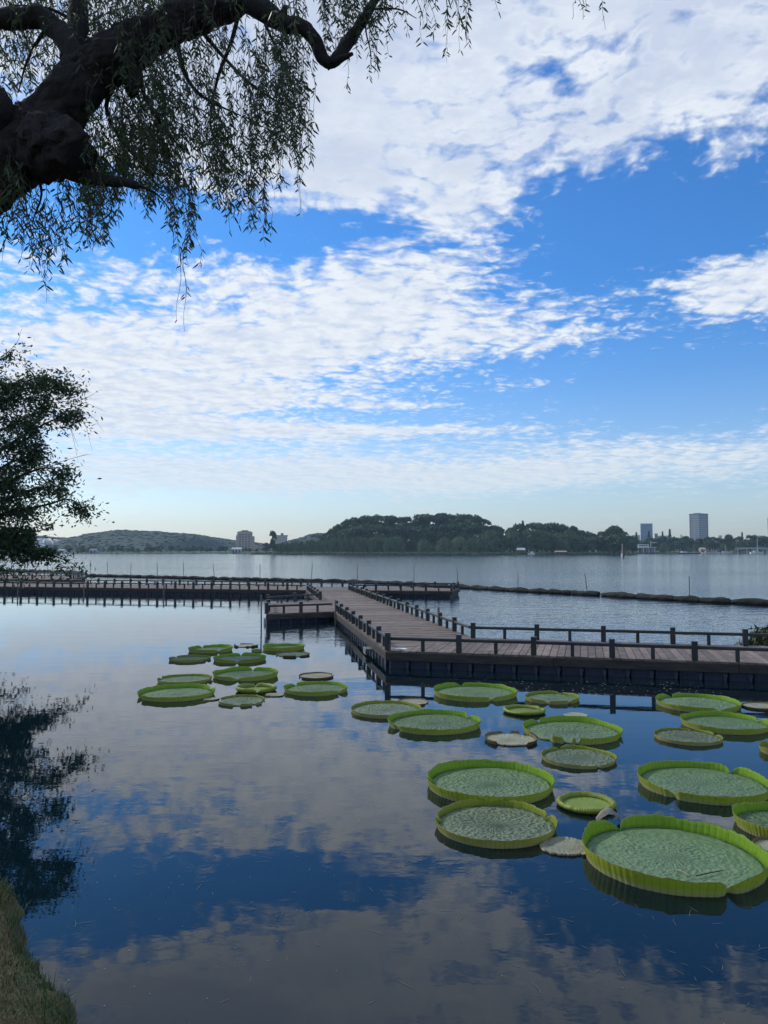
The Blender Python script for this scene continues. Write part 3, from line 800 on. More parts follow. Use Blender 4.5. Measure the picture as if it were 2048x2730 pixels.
def unit(dx, dy):
    l = math.hypot(dx, dy); return dx / l, dy / l

post_me = {}
def box_mesh(key, sx, sy, sz, m, bev):
    if key not in post_me:
        bm = bmesh.new(); add_box(bm, (0, 0, sz / 2), (sx, sy, sz), 0, bev); post_me[key] = bm_mesh(key, bm, m)
    return post_me[key]

def float_mesh():
    if 'float' in post_me: return post_me['float']
    bm = bmesh.new(); add_box(bm, (0, 0, .03), (.485, .485, .40), 0, .045)
    for sx in (-.13, .13): add_box(bm, (sx, -.243, .03), (.05, .02, .30), 0, .006)
    b2 = bmesh.new(); add_cyl(b2, (.22, -.262, .10), (.22, -.215, .10), .05, .05, 10)
    add_box(b2, (.22, -.25, .03), (.05, .03, .10), 0, .008); post_me['lug'] = bm_mesh('lug', b2, m_lug)
    post_me['float'] = bm_mesh('pontoon_cube', bm, m_float); return post_me['float']

def section(name, label, poly, udir, rails, floats=(), pw=.17, single=True, fascia=None):
    """one piece of boardwalk: planks clipped to its outline, fascia boards, pontoon cubes and railings"""
    ox, oy = poly[0]; e = empty(name, (ox, oy, 0)); tag(e, label, 'boardwalk', 'sections of the floating boardwalk')
    rel = [(x - ox, y - oy) for x, y in poly]; ux, uy = unit(*udir)
    ds = [x * ux + y * uy for x, y in rel]; lo, hi = min(ds), max(ds)
    n = int((hi - lo) / pw); vs_all, fs_all = [], []
    for i in range(n + 1):
        a = lo + i * pw; p = clip_poly(rel, ux, uy, a + .007)
        if len(p) > 2: p = clip_poly(p, -ux, -uy, -(min(a + pw, hi) - .007))
        if len(p) < 3: continue
        zt = DECK + rng.uniform(-.004, .004); zb = DECK - .04; k = len(p)
        vs = [(x, y, zt) for x, y in p] + [(x, y, zb) for x, y in p]
        fs = [list(range(k)), list(range(k, 2 * k))[::-1]] + [[j, k + j, k + (j + 1) % k, (j + 1) % k] for j in range(k)]
        if single: link('plank', mesh_np('plank', vs, fs, m_plank), e)
        else:
            o_ = len(vs_all); vs_all += vs; fs_all += [[q + o_ for q in f] for f in fs]
    if not single: tag(link('planks', mesh_np('planks', vs_all, fs_all, m_plankfar), e), kind='stuff')
    # sub deck and fascia boards
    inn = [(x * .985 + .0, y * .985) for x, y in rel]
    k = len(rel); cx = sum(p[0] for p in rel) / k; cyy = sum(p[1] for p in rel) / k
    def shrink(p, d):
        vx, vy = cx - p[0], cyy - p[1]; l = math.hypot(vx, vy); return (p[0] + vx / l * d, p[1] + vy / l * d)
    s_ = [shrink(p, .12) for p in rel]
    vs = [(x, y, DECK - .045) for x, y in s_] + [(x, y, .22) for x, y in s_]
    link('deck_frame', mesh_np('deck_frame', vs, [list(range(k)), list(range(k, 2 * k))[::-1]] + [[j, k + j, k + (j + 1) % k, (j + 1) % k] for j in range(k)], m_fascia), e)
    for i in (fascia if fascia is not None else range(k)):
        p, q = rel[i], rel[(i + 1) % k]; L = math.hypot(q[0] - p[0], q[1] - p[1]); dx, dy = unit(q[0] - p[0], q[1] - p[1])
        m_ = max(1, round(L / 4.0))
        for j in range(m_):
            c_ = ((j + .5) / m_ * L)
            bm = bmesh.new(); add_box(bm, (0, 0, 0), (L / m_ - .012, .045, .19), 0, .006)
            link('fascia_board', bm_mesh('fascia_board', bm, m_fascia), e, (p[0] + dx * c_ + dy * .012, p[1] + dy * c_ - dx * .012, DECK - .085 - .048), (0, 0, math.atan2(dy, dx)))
    for (p, q) in floats:
        p = (p[0] - ox, p[1] - oy); q = (q[0] - ox, q[1] - oy); L = math.hypot(q[0] - p[0], q[1] - p[1]); dx, dy = unit(q[0] - p[0], q[1] - p[1])
        for j in range(int(L / .5)):
            c_ = .27 + j * .5; fl_ = link('pontoon_cube', float_mesh(), e, (p[0] + dx * c_ - dy * .31, p[1] + dy * c_ + dx * .31, .012), (0, 0, math.atan2(dy, dx))); link('lug', post_me['lug'], fl_)
    for (p, q, n, ends) in rails:
        p = (p[0] - ox, p[1] - oy); q = (q[0] - ox, q[1] - oy); L = math.hypot(q[0] - p[0], q[1] - p[1]); dx, dy = unit(q[0] - p[0], q[1] - p[1])
        ix, iy = -dy * .075, dx * .075; an = math.atan2(dy, dx); st = L / n
        for j in range(n + 1):
            if j == 0 and 's' not in ends or j == n and 'e' not in ends: continue
            po_ = link('post', box_mesh('post', .125, .125, .408, m_post, .012), e, (p[0] + dx * st * j + ix, p[1] + dy * st * j + iy, DECK), (rng.uniform(-.008, .008), rng.uniform(-.008, .008), an))
            link('highlight_plate', box_mesh('post_highlight_plate', .134, .134, .012, m_post_highlight, .003), po_, (0, 0, .405))  # thin plate added on the post to carry its painted highlight
        for j in range(n):
            c_ = st * (j + .5); r_ = link('rail', box_mesh('rail%.2f' % st, st - .122, .075, .075, m_post, .016), e, (p[0] + dx * c_ + ix, p[1] + dy * c_ + iy, DECK + .245 + rng.uniform(-.004, .004)), (0, rng.uniform(-.004, .004), an)); r_.name = 'rail'
            link('short_post', box_mesh('short_post', .082, .075, .247, m_post, .008), e, (p[0] + dx * c_ + ix, p[1] + dy * c_ + iy, DECK), (0, 0, an))
    return e

C0, K0 = (.07, 18.5), (2.45, 21.2)
UB = unit(.968, -.25); BL = 15.5
C1 = (C0[0] + UB[0] * BL, C0[1] + UB[1] * BL); K1 = (K0[0] + UB[0] * (BL - 1.6), K0[1] + UB[1] * (BL - 1.6))
WL = lambda y: .07 - .170 * (y - 18.5)
WR = lambda y: 2.45 - .176 * (y - 21.2)
section('boardwalk', 'near branch of the floating boardwalk with crosswise planks running off the right edge', [C0, C1, K1, K0], UB,
        [(C0, (C0[0] + UB[0] * 1.72 * 9, C0[1] + UB[1] * 1.72 * 9), 9, 'se'), ((K0[0] + UB[0] * 1.71 * 8, K0[1] + UB[1] * 1.71 * 8), K0, 8, 'se')],
        [(C0, C1)], .172, True, (0, 1, 2))
N0, N1 = (-1.94, 30.3), (-3.14, 37.3)
section('boardwalk', 'long middle walkway of the boardwalk leading away between two railings to the far junction', [C0, K0, (-2.69, 50.42), (-5.47, 51.05)], (-.170, .985),
        [(N0, C0, 7, 's'), ((-4.66, 46.37), N1, 5, 'se'), (K0, (WR(46.6), 46.6), 15, 'e'), ((-2.69, 50.42), (-5.47, 51.05), 2, 'se')],
        [((-4.66, 46.37), N1), (N0, C0), (K0, (WR(46.6), 46.6))], .172, True, (1, 2, 3))
section('boardwalk', 'small square side platform on the left of the middle walkway', [N0, N1, (-5.25, 34.5), (-4.4, 29.1)], (.2, .98),
        [((-4.4, 29.1), N0, 2, 's'), ((-5.25, 34.5), (-4.4, 29.1), 3, 's'), (N1, (-5.25, 34.5), 2, 's')],
        [((-4.4, 29.1), N0), ((-5.25, 34.5), (-4.4, 29.1)), (N1, (-5.25, 34.5))], .172, True, (1, 2, 3))
section('boardwalk', 'far cross walkway of the boardwalk running off the left edge', [(-4.66, 46.37), (-5.47, 51.05), (-42, 59.5), (-42, 54.95)], (-.975, .225),
        [((-42, 54.95), (-4.66, 46.37), 31, 's'), ((-5.47, 51.05), (-42, 59.5), 30, 'e')],
        [((-42, 54.95), (-4.66, 46.37))], .172, False, (1, 2, 3))
section('boardwalk', 'far platform of the boardwalk with blue floats, right of the junction', [(-1.98, 46.6), (3.95, 45.3), (4.75, 48.75), (-2.69, 50.42)], (.975, -.22),
        [((-1.98, 46.6), (3.95, 45.3), 4, 'se'), ((3.95, 45.3), (4.75, 48.75), 2, 'e'), ((4.75, 48.75), (-2.69, 50.42), 5, '')],
        [((-1.98, 46.6), (3.95, 45.3)), ((3.95, 45.3), (4.75, 48.75))], .172, False, (0, 1, 2))
section('boardwalk', 'farthest boardwalk piece behind the cross walkway, under the hanging tree at left', [(-26, 63.9), (-27.2, 70.6), (-56, 77), (-56, 70.6)], (-.975, .22),
        [((-56, 70.6), (-26, 63.9), 17, 'se'), ((-26, 63.9), (-27.2, 70.6), 4, 'e'), ((-27.2, 70.6), (-56, 77), 17, 'e')],
        [((-56, 70.6), (-26, 63.9)), ((-26, 63.9), (-27.2, 70.6))], .172, False, (0, 1, 2, 3))
bm = bmesh.new(); add_box(bm, (0, 0, .004), (.27, .20, .006)); tag(link('paper_sheet', bm_mesh('paper_sheet', bm, mat('paper', (.75, .76, .76), .7)), None, (.42, 18.80, DECK + .002), (0, 0, -.3)), 'white sheet lying flat on the planks behind the corner post', 'paper')
# white plastic bracket on the float side, rope net hanging from the corner
for x, y, z, lab in ((-.30, 20.75, .16, 'dark mooring bracket on the side of the middle walkway below its railing'),):
    bm = bmesh.new(); add_box(bm, (0, 0, 0), (.22, .5, .07), .17, .01); add_box(bm, (-.09, 0, -.08), (.04, .48, .1), .17, .006)
    tag(link('mooring_bracket', bm_mesh('mooring_bracket', bm, m_steel), None, (x - .12, y, z)), lab, 'bracket')
for lab, x, y, zt, r in [('thin steel mooring pole where the walkway meets the side platform', -1.83, 29.3, .92, .03), ('tall thin mooring pole outside the front left corner of the side platform', -4.66, 29.45, 1.10, .028),
                         ('short steel pole in the water right of the middle walkway railing', 1.88, 26.3, .86, .045), ('leaning mooring pole before the cross walkway, first from the left edge', -23.8, 50.2, .80, .045),
                         ('mooring pole before the cross walkway, second from the left edge', -19.1, 49.2, .58, .045), ('mooring pole before the cross walkway, third from the left edge', -13.7, 48.0, .78, .045)]:
    pole('mooring_pole', lab, (x, y, -.8), (x + rng.uniform(-.03, .03), y, zt), r, m_steel, 'pole', 'mooring poles beside the boardwalk')

# ------------------------------------------------------------------ floating booms and their stakes
m_boom = mottled('dark_tarp', (.016, .017, .015), (.042, .042, .037), 2.2, .8, .5, 9, (1, 1, 1), .2, spec=.2)
def boom(label, pts, r, seg, seed):
    e = empty('boom_float', (pts[0][0], pts[0][1], 0)); tag(e, label, 'boom', 'floating booms'); rr = random.Random(seed)
    P3 = [Vector((x - pts[0][0], y - pts[0][1], 0)) for x, y in pts]
    L = [0]
    for a, b_ in zip(P3, P3[1:]): L.append(L[-1] + (b_ - a).length)
    def atL(s):
        for i in range(len(L) - 1):
            if s <= L[i + 1]: return P3[i].lerp(P3[i + 1], (s - L[i]) / (L[i + 1] - L[i]))
        return P3[-1]
    s = 0.0; cnt = round(L[-1] / seg); lens = [rr.uniform(.75, 1.25) for _ in range(cnt)]; tot = sum(lens)
    for ln in lens:
        ln *= L[-1] / tot; N = 19; vs, fs = [], []; M = 18; ph = rr.uniform(0, 6)
        for i in range(N):
            u = i / (N - 1); c = atL(s + ln * (u * 1.02 - .01)); d = (atL(s + ln * u + .05) - atL(s + ln * u - .05)); d = d.normalized() if d.length > 0 else Vector((1, 0, 0))
            nx, ny = -d.y, d.x; bul = .50 + .50 * (max(0, math.sin(math.pi * u)) ** .4)
            for k in range(M):
                th = 2 * math.pi * k / M; fold = 1 + .13 * math.sin(th * 5 + ph + u * 9) * (1 - .75 * math.sin(math.pi * u)) + .06 * math.sin(th * 3 + u * 21 + ph) + .09 * mn.noise((u * 7, math.cos(th) * 2.5 + math.sin(th), ph))
                rad = r * bul * fold * (1 + .10 * max(0, math.sin(th)) * math.sin(u * 7 + ph))
                vs.append((c.x + nx * math.cos(th) * rad, c.y + ny * math.cos(th) * rad, .10 + math.sin(th) * rad + .02 * math.sin(u * 8 + ph)))
        for i in range(N - 1):
            for k in range(M): fs.append([i * M + k, i * M + (k + 1) % M, (i + 1) * M + (k + 1) % M, (i + 1) * M + k])
        fs += [list(range(M))[::-1], [(N - 1) * M + k for k in range(M)]]
        link('boom_segment', mesh_np('boom_segment', vs, fs, m_boom, True), e); s += ln
boom('long sagging dark boom behind the boardwalk, from the left tree to the gap at right', [(-32, 83), (-24, 78.5), (-15, 73.2), (-9, 70), (-3, 67), (2, 62), (5.7, 57), (8.5, 53), (11, 50), (13.3, 47.6)], .185, 2.0, 1)
boom('wrinkled dark boom on the open water, from the gap to the right edge', [(13.35, 47.3), (15, 44.9), (17.4, 41.6), (19.8, 39.4), (23, 35.5), (27, 31)], .195, 2.1, 2)
boom('far grey boom beyond the farthest boardwalk piece under the left tree', [(-58, 108), (-50, 103), (-43, 97.5), (-35.5, 91)], .25, 2.2, 3)
STK = [(-46, 99.5, 1.5, 0, 'thin stake beyond the far boom, first from the left edge'), (-43.2, 99, 1.45, .02, 'thin stake beyond the far boom, second from the left edge'), (-40.4, 98.6, 1.4, 0, 'thin stake beyond the far boom, just left of the hanging leaf tip'),
       (-39.3, 98, 1.55, 0, 'stake standing just right of the lowest hanging leaves of the left tree'), (-36.0, 94.6, 1.6, .01, 'stake at the overlap of the two left booms'), (-31.3, 87.3, 1.5, 0, 'stake behind the boom, first right of the boom overlap'),
       (-28.1, 85.6, 1.45, .02, 'stake behind the boom, second right of the boom overlap'), (-24.4, 83, 1.45, 0, 'stake behind the boom below the right slope of the wooded hill'), (-20.9, 80.5, 1.5, -.02, 'stake behind the boom below the saddle left of the beige tower'),
       (-16.9, 76.9, 1.5, -.10, 'tilted stake behind the boom below the beige apartment tower'), (-11.7, 72.8, 1.5, 0, 'stake behind the boom left of the junction'), (-6.7, 71, 1.55, .07, 'tilted stake behind the boom at the junction of the boardwalk'),
       (-2.4, 69.5, 1.5, 0, 'stake behind the far platform, left one'), (2.6, 67, 1.5, 0, 'stake behind the far platform, middle one'), (5.8, 60.5, 1.42, -.06, 'slightly tilted stake at the right corner of the far platform'),
       (10.0, 57.6, 1.05, 0, 'upright stake behind the boom right of the far platform'), (14.2, 54, 1.15, -.13, 'leaning stake behind the gap of the booms'), (19.1, 48.3, 1.17, 0, 'upright stake behind the right hand boom')]
for x, y, h, tl, lab in STK: pole('stake', lab, (x - tl * .7, y, -.7), (x + tl * h, y, h), .032, m_steel, 'stake', 'stakes along the booms')

# ------------------------------------------------------------------ giant water lily pads
def blade_mat(name, c1, c2, c3, dark=.5, bump=.8, rough=.5):
    """upper leaf face: radiating veins, quilted cells between them"""
    m = mat(name, c1, rough, 0, .17); nt = m.node_tree; b = P(m)
    t = nt.nodes.new('ShaderNodeTexCoord'); x, y, z = sep(nt, t.outputs['Object'])
    oi = nt.nodes.new('ShaderNodeObjectInfo'); rnd = V(nt, oi.outputs['Random'])
    r = (x * x + y * y).m('SQRT'); th = y.m('ARCTAN2', x)
    wob = noise(nt, comb(nt, x, y, rnd * 9), 4.0, 3, .6) - .5
    thw = th + wob * .25
    # quilting: cells that are longer around the leaf than along its radius
    cells = nt.nodes.new('ShaderNodeTexVoronoi'); cells.feature = 'F1'; cells.inputs['Scale'].default_value = 1.0
    nt.links.new(comb(nt, thw * 8.0, r * 22.0 + wob * 2.5, rnd * 20), cells.inputs['Vector'])
    cd = V(nt, cells.outputs['Distance'])
    veins = ((thw * 9.0).m('SINE').m('ABSOLUTE')).m('POWER', .35)
    mid = noise(nt, comb(nt, x, y, rnd * 5), 13, 4, .6)
    pucker = noise(nt, comb(nt, thw * 4.5, r * 9.0, rnd * 3), 2.2, 4, .62)
    inner = 1.0 - r.lin(.40, .85)
    h = (cd * .9 + pucker * .9 + mid * .35) * (inner * .75 + .25) + veins * .18 * inner
    bp = nt.nodes.new('ShaderNodeBump'); bp.inputs['Strength'].default_value = bump; bp.inputs['Distance'].default_value = .05
    nt.links.new(h.s, bp.inputs['Height']); nt.links.new(bp.outputs[0], b.inputs['Normal'])
    base = mix(nt, noise(nt, comb(nt, x, y, rnd * 11), 3.0, 5, .6).step(.35, .65), c1, c2)
    dim = (1.0 - cd.step(.10, .40)) * (.35 + mid.step(.35, .6) * .65)
    gap = ((1.0 - pucker.step(.38, .50)) * .55).m('MAXIMUM', dim) * (inner * .82 + .12) * dark
    base = mix(nt, gap, base, c3)
    base = mix(nt, (1.0 - r.lin(.02, .5)) * (1.0 - veins) * .5, base, (.20, .30, .20))
    spots = noise(nt, comb(nt, x, y, rnd * 33), 26, 2, .5).step(.74, .78)
    base = mix(nt, spots * .6, base, (.03, .035, .02))
    hs = nt.nodes.new('ShaderNodeHueSaturation'); nt.links.new((rnd * .3 + .85).s, hs.inputs['Value']); nt.links.new(base, hs.inputs['Color'])
    nt.links.new(hs.outputs[0], b.inputs['Base Color'])
    return m

def rim_mat(name, base_c, top_c, vein_c, N=34.0, trans=.35, low=.03, high=.10, edge=None):
    m = mat(name, top_c, .45, 0, .35); nt = m.node_tree; b = P(m)
    t = nt.nodes.new('ShaderNodeTexCoord'); x, y, z = sep(nt, t.outputs['Object'])
    oi = nt.nodes.new('ShaderNodeObjectInfo'); rnd = V(nt, oi.outputs['Random'])
    th = y.m('ARCTAN2', x); nz = noise(nt, comb(nt, th * 3, z * 14, rnd * 9), 2.5, 4, .6)
    c = mix(nt, (z + (nz - .5) * .05).step(low, high), base_c, top_c)
    w = ((th + (nz - .5) * .03) * N).m('SINE').m('ABSOLUTE')
    w2 = ((th - (nz - .5) * .05) * N * 2.6 + z * 16).m('SINE').m('ABSOLUTE')
    v = (1.0 - w.step(.0, .30)) * .40 + (1.0 - w2.step(0.0, .35)) * .22
    c = mix(nt, v * (1.0 - z.step(.07, .15) * .6), c, vein_c)
    blot = noise(nt, comb(nt, th * 4, z * 10, rnd * 21), 3.0, 4, .65).step(.56, .72)
    c = mix(nt, blot * .5, c, (.20, .13, .03))
    if edge is not None:
        tp = V(nt, nt.nodes.new('ShaderNodeAttribute').outputs['Fac']); tp.s.node.attribute_name = 'top'
        c = mix(nt, tp.step(.88, 1.0) * .8, c, edge)
    nt.links.new(c, b.inputs['Base Color'])
    bp = nt.nodes.new('ShaderNodeBump'); bp.inputs['Strength'].default_value = .4; bp.inputs['Distance'].default_value = .01
    nt.links.new((w * .6 + nz * .5).s, bp.inputs['Height']); nt.links.new(bp.outputs[0], b.inputs['Normal'])
    if trans:
        tr = nt.nodes.new('ShaderNodeBsdfTranslucent'); nt.links.new(c, tr.inputs['Color'])
        mx = nt.nodes.new('ShaderNodeMixShader'); mx.inputs[0].default_value = trans
        nt.links.new(b.outputs[0], mx.inputs[1]); nt.links.new(tr.outputs[0], mx.inputs[2])
        nt.links.new(mx.outputs[0], nt.nodes['Material Output'].inputs['Surface'])
    return m

BL = {'green': blade_mat('pad_face_green', (.118, .185, .088), (.150, .220, .108), (.022, .048, .026), .8),
      'smooth': blade_mat('pad_face_smooth', (.116, .190, .092), (.146, .222, .110), (.032, .066, .038), .7, .6),
      'olive': blade_mat('pad_face_olive', (.135, .180, .105), (.185, .225, .140), (.020, .032, .016), .95, .9),
      'young': blade_mat('pad_face_young', (.16, .22, .03), (.19, .25, .06), (.10, .14, .02), .3, .3),
      'dead': blade_mat('pad_face_dead', (.33, .33, .24), (.27, .26, .17), (.15, .13, .08), .35, .45, .6)}
EDG = (.20, .16, .10)
RO = {'green': rim_mat('rim_outside_green', (.54, .52, .22), (.42, .47, .045), (.10, .13, .02), 40, .32, .0, .075, EDG),
      'olive': rim_mat('rim_outside_olive', (.52, .49, .22), (.43, .42, .06), (.11, .10, .02), 44, .22, .0, .07, EDG),
      'young': rim_mat('rim_outside_young', (.34, .36, .08), (.28, .33, .05), (.14, .18, .02), 36, .2, .0, .05, None),
      'dead': rim_mat('rim_outside_dead', (.16, .12, .05), (.20, .16, .05), (.07, .05, .02), 40, .1, .0, .05, (.10, .05, .03))}
RI = {'green': rim_mat('rim_inside_green', (.14, .30, .016), (.30, .51, .035), (.045, .12, .012), 38, .50, .0, .06, (.17, .24, .07)),
      'olive': rim_mat('rim_inside_olive', (.20, .27, .02), (.36, .43, .045), (.06, .085, .012), 40, .48, .0, .06, (.2, .2, .06)),
      'young': rim_mat('rim_inside_young', (.15, .21, .02), (.24, .30, .05), (.12, .16, .02), 36, .3, .0, .04, None),
      'dead': rim_mat('rim_inside_dead', (.18, .15, .06), (.15, .12, .04), (.08, .06, .03), 40, .1, .0, .05, (.10, .05, .03))}

def lily_pad(label, x, y, Ro, style, h0, notches, seed, blade=None, rim=None, nw=.24, gaps=(), wob=.022, scal=(1, 1), name='lily_pad', low=0.0):
    """notches: angles in degrees where the rim is cleft; gaps: (from, to) where the rim is torn away"""
    h0 *= .82
    e = empty(name, (x, y, 0)); tag(e, label, 'lily pad', 'giant water lily pads on the calm water')
    NT = 260 if y < 11 else 180
    flare = .028 * min(1, h0 / .09); R_ = Ro - flare
    th = np.linspace(0, 2 * math.pi, NT, endpoint=False); s = np.ones(NT); cut = np.zeros(NT)
    for a in notches:
        d = np.abs((th - R(a) + math.pi) % (2 * math.pi) - math.pi); q = np.clip(d / nw, 0, 1)
        s = np.minimum(s, np.sqrt(np.clip(1 - (1 - q) ** 2.2, 0, 1))); cut += .085 * np.exp(-(d / .055) ** 1.2) * Ro
    gapm = np.zeros(NT, bool)
    for a0, a1 in gaps:
        d = (th - R(a0)) % (2 * math.pi); w = (R(a1) - R(a0)) % (2 * math.pi); inside = d < w; gapm |= inside
        s = np.where(inside, 0.04, s)
    nz = np.array([mn.noise((math.cos(a) * 1.3, math.sin(a) * 1.3, seed * 3.7)) + .5 * mn.noise((math.cos(a) * 5, math.sin(a) * 5, seed * 1.9)) for a in th])
    nf = np.array([mn.noise((math.cos(a) * 14, math.sin(a) * 14, seed * 5.1)) for a in th])
    rb = R_ * (1 + wob * nz) - cut
    if gaps: rb = np.where(gapm, rb * (1 - .05 - .10 * np.abs(nf) - .05 * np.abs(nz)), rb)
    h = h0 * s * (1 + .24 * nz + .08 * nf) + .004
    tilt = .004 * np.sin(th + seed)
    # blade
    rings = [0, .08, .18, .3, .42, .54, .66, .77, .87, .95, 1.0]; vs = [(0, 0, .014 + low)]; fs = []
    for q in rings[1:]:
        for k in range(NT):
            rr = rb[k] * q
            z = .012 + low + .012 * mn.noise((math.cos(th[k]) * rr * 5, math.sin(th[k]) * rr * 5, seed)) * (1 - q ** 6) + .006 * q ** 8
            vs.append((math.cos(th[k]) * rr * scal[0], math.sin(th[k]) * rr * scal[1], z + tilt[k] * q))
    for k in range(NT): fs.append((0, 1 + k, 1 + (k + 1) % NT))
    for j in range(len(rings) - 2):
        a = 1 + j * NT
        for k in range(NT): fs.append((a + k, a + NT + k, a + NT + (k + 1) % NT, a + (k + 1) % NT))
    # underside skirt so the leaf has thickness
    a = 1 + (len(rings) - 2) * NT; o_ = len(vs)
    for k in range(NT): vs.append((math.cos(th[k]) * rb[k] * .99 * scal[0], math.sin(th[k]) * rb[k] * .99 * scal[1], -.03))
    for k in range(NT): fs.append((a + k, o_ + k, o_ + (k + 1) % NT, a + (k + 1) % NT))
    link('blade', mesh_np('blade', vs, fs, BL[blade or style], True), e)
    # rim: outside wall, rounded top, inside wall
    lev = [(-.02, 0.0, 0), (.12, .10, .12), (.4, .45, .4), (.72, .80, .72), (.94, .98, .94), (1.0, 1.02, 1.0)]
    vs, fs, mi, top = [], [], [], []; flute = .0055 if style != 'young' else .010; NF = 40 if style != 'young' else 34
    def ring(zf, of, t_, inner):
        for k in range(NT):
            fl = flute * abs(math.sin(th[k] * NF)) * (1 - .3 * t_)
            r_ = rb[k] + of * flare * (h[k] / h0) - (.007 if inner else 0) + (fl if not inner else fl * .6) + .006 * nf[k] * t_
            if style == 'young': r_ += (.035 * math.sin(math.pi * min(1, t_)) if not inner else -.03 * (1 - abs(2 * t_ - 1)))
            vs.append((math.cos(th[k]) * r_ * scal[0], math.sin(th[k]) * r_ * scal[1], zf * h[k] + low + tilt[k])); top.append(t_)
    seq = [(a, b_, c, False) for a, b_, c in lev] + [(a, b_, c, True) for a, b_, c in lev[::-1][1:]]
    for a, b_, c, d in seq: ring(a, b_, c, d)
    for j in range(len(seq) - 1):
        for k in range(NT):
            fs.append((j * NT + k, j * NT + (k + 1) % NT, (j + 1) * NT + (k + 1) % NT, (j + 1) * NT + k)); mi.append(0 if j < 5 else 1)
    me = mesh_np('rim', vs, np.array(fs), [RO[rim or style], RI[rim or style]], True)
    me.polygons.foreach_set('material_index', mi)
    at_ = me.attributes.new('top', 'FLOAT', 'POINT'); at_.data.foreach_set('value', top)
    link('rim', me, e)
    return e

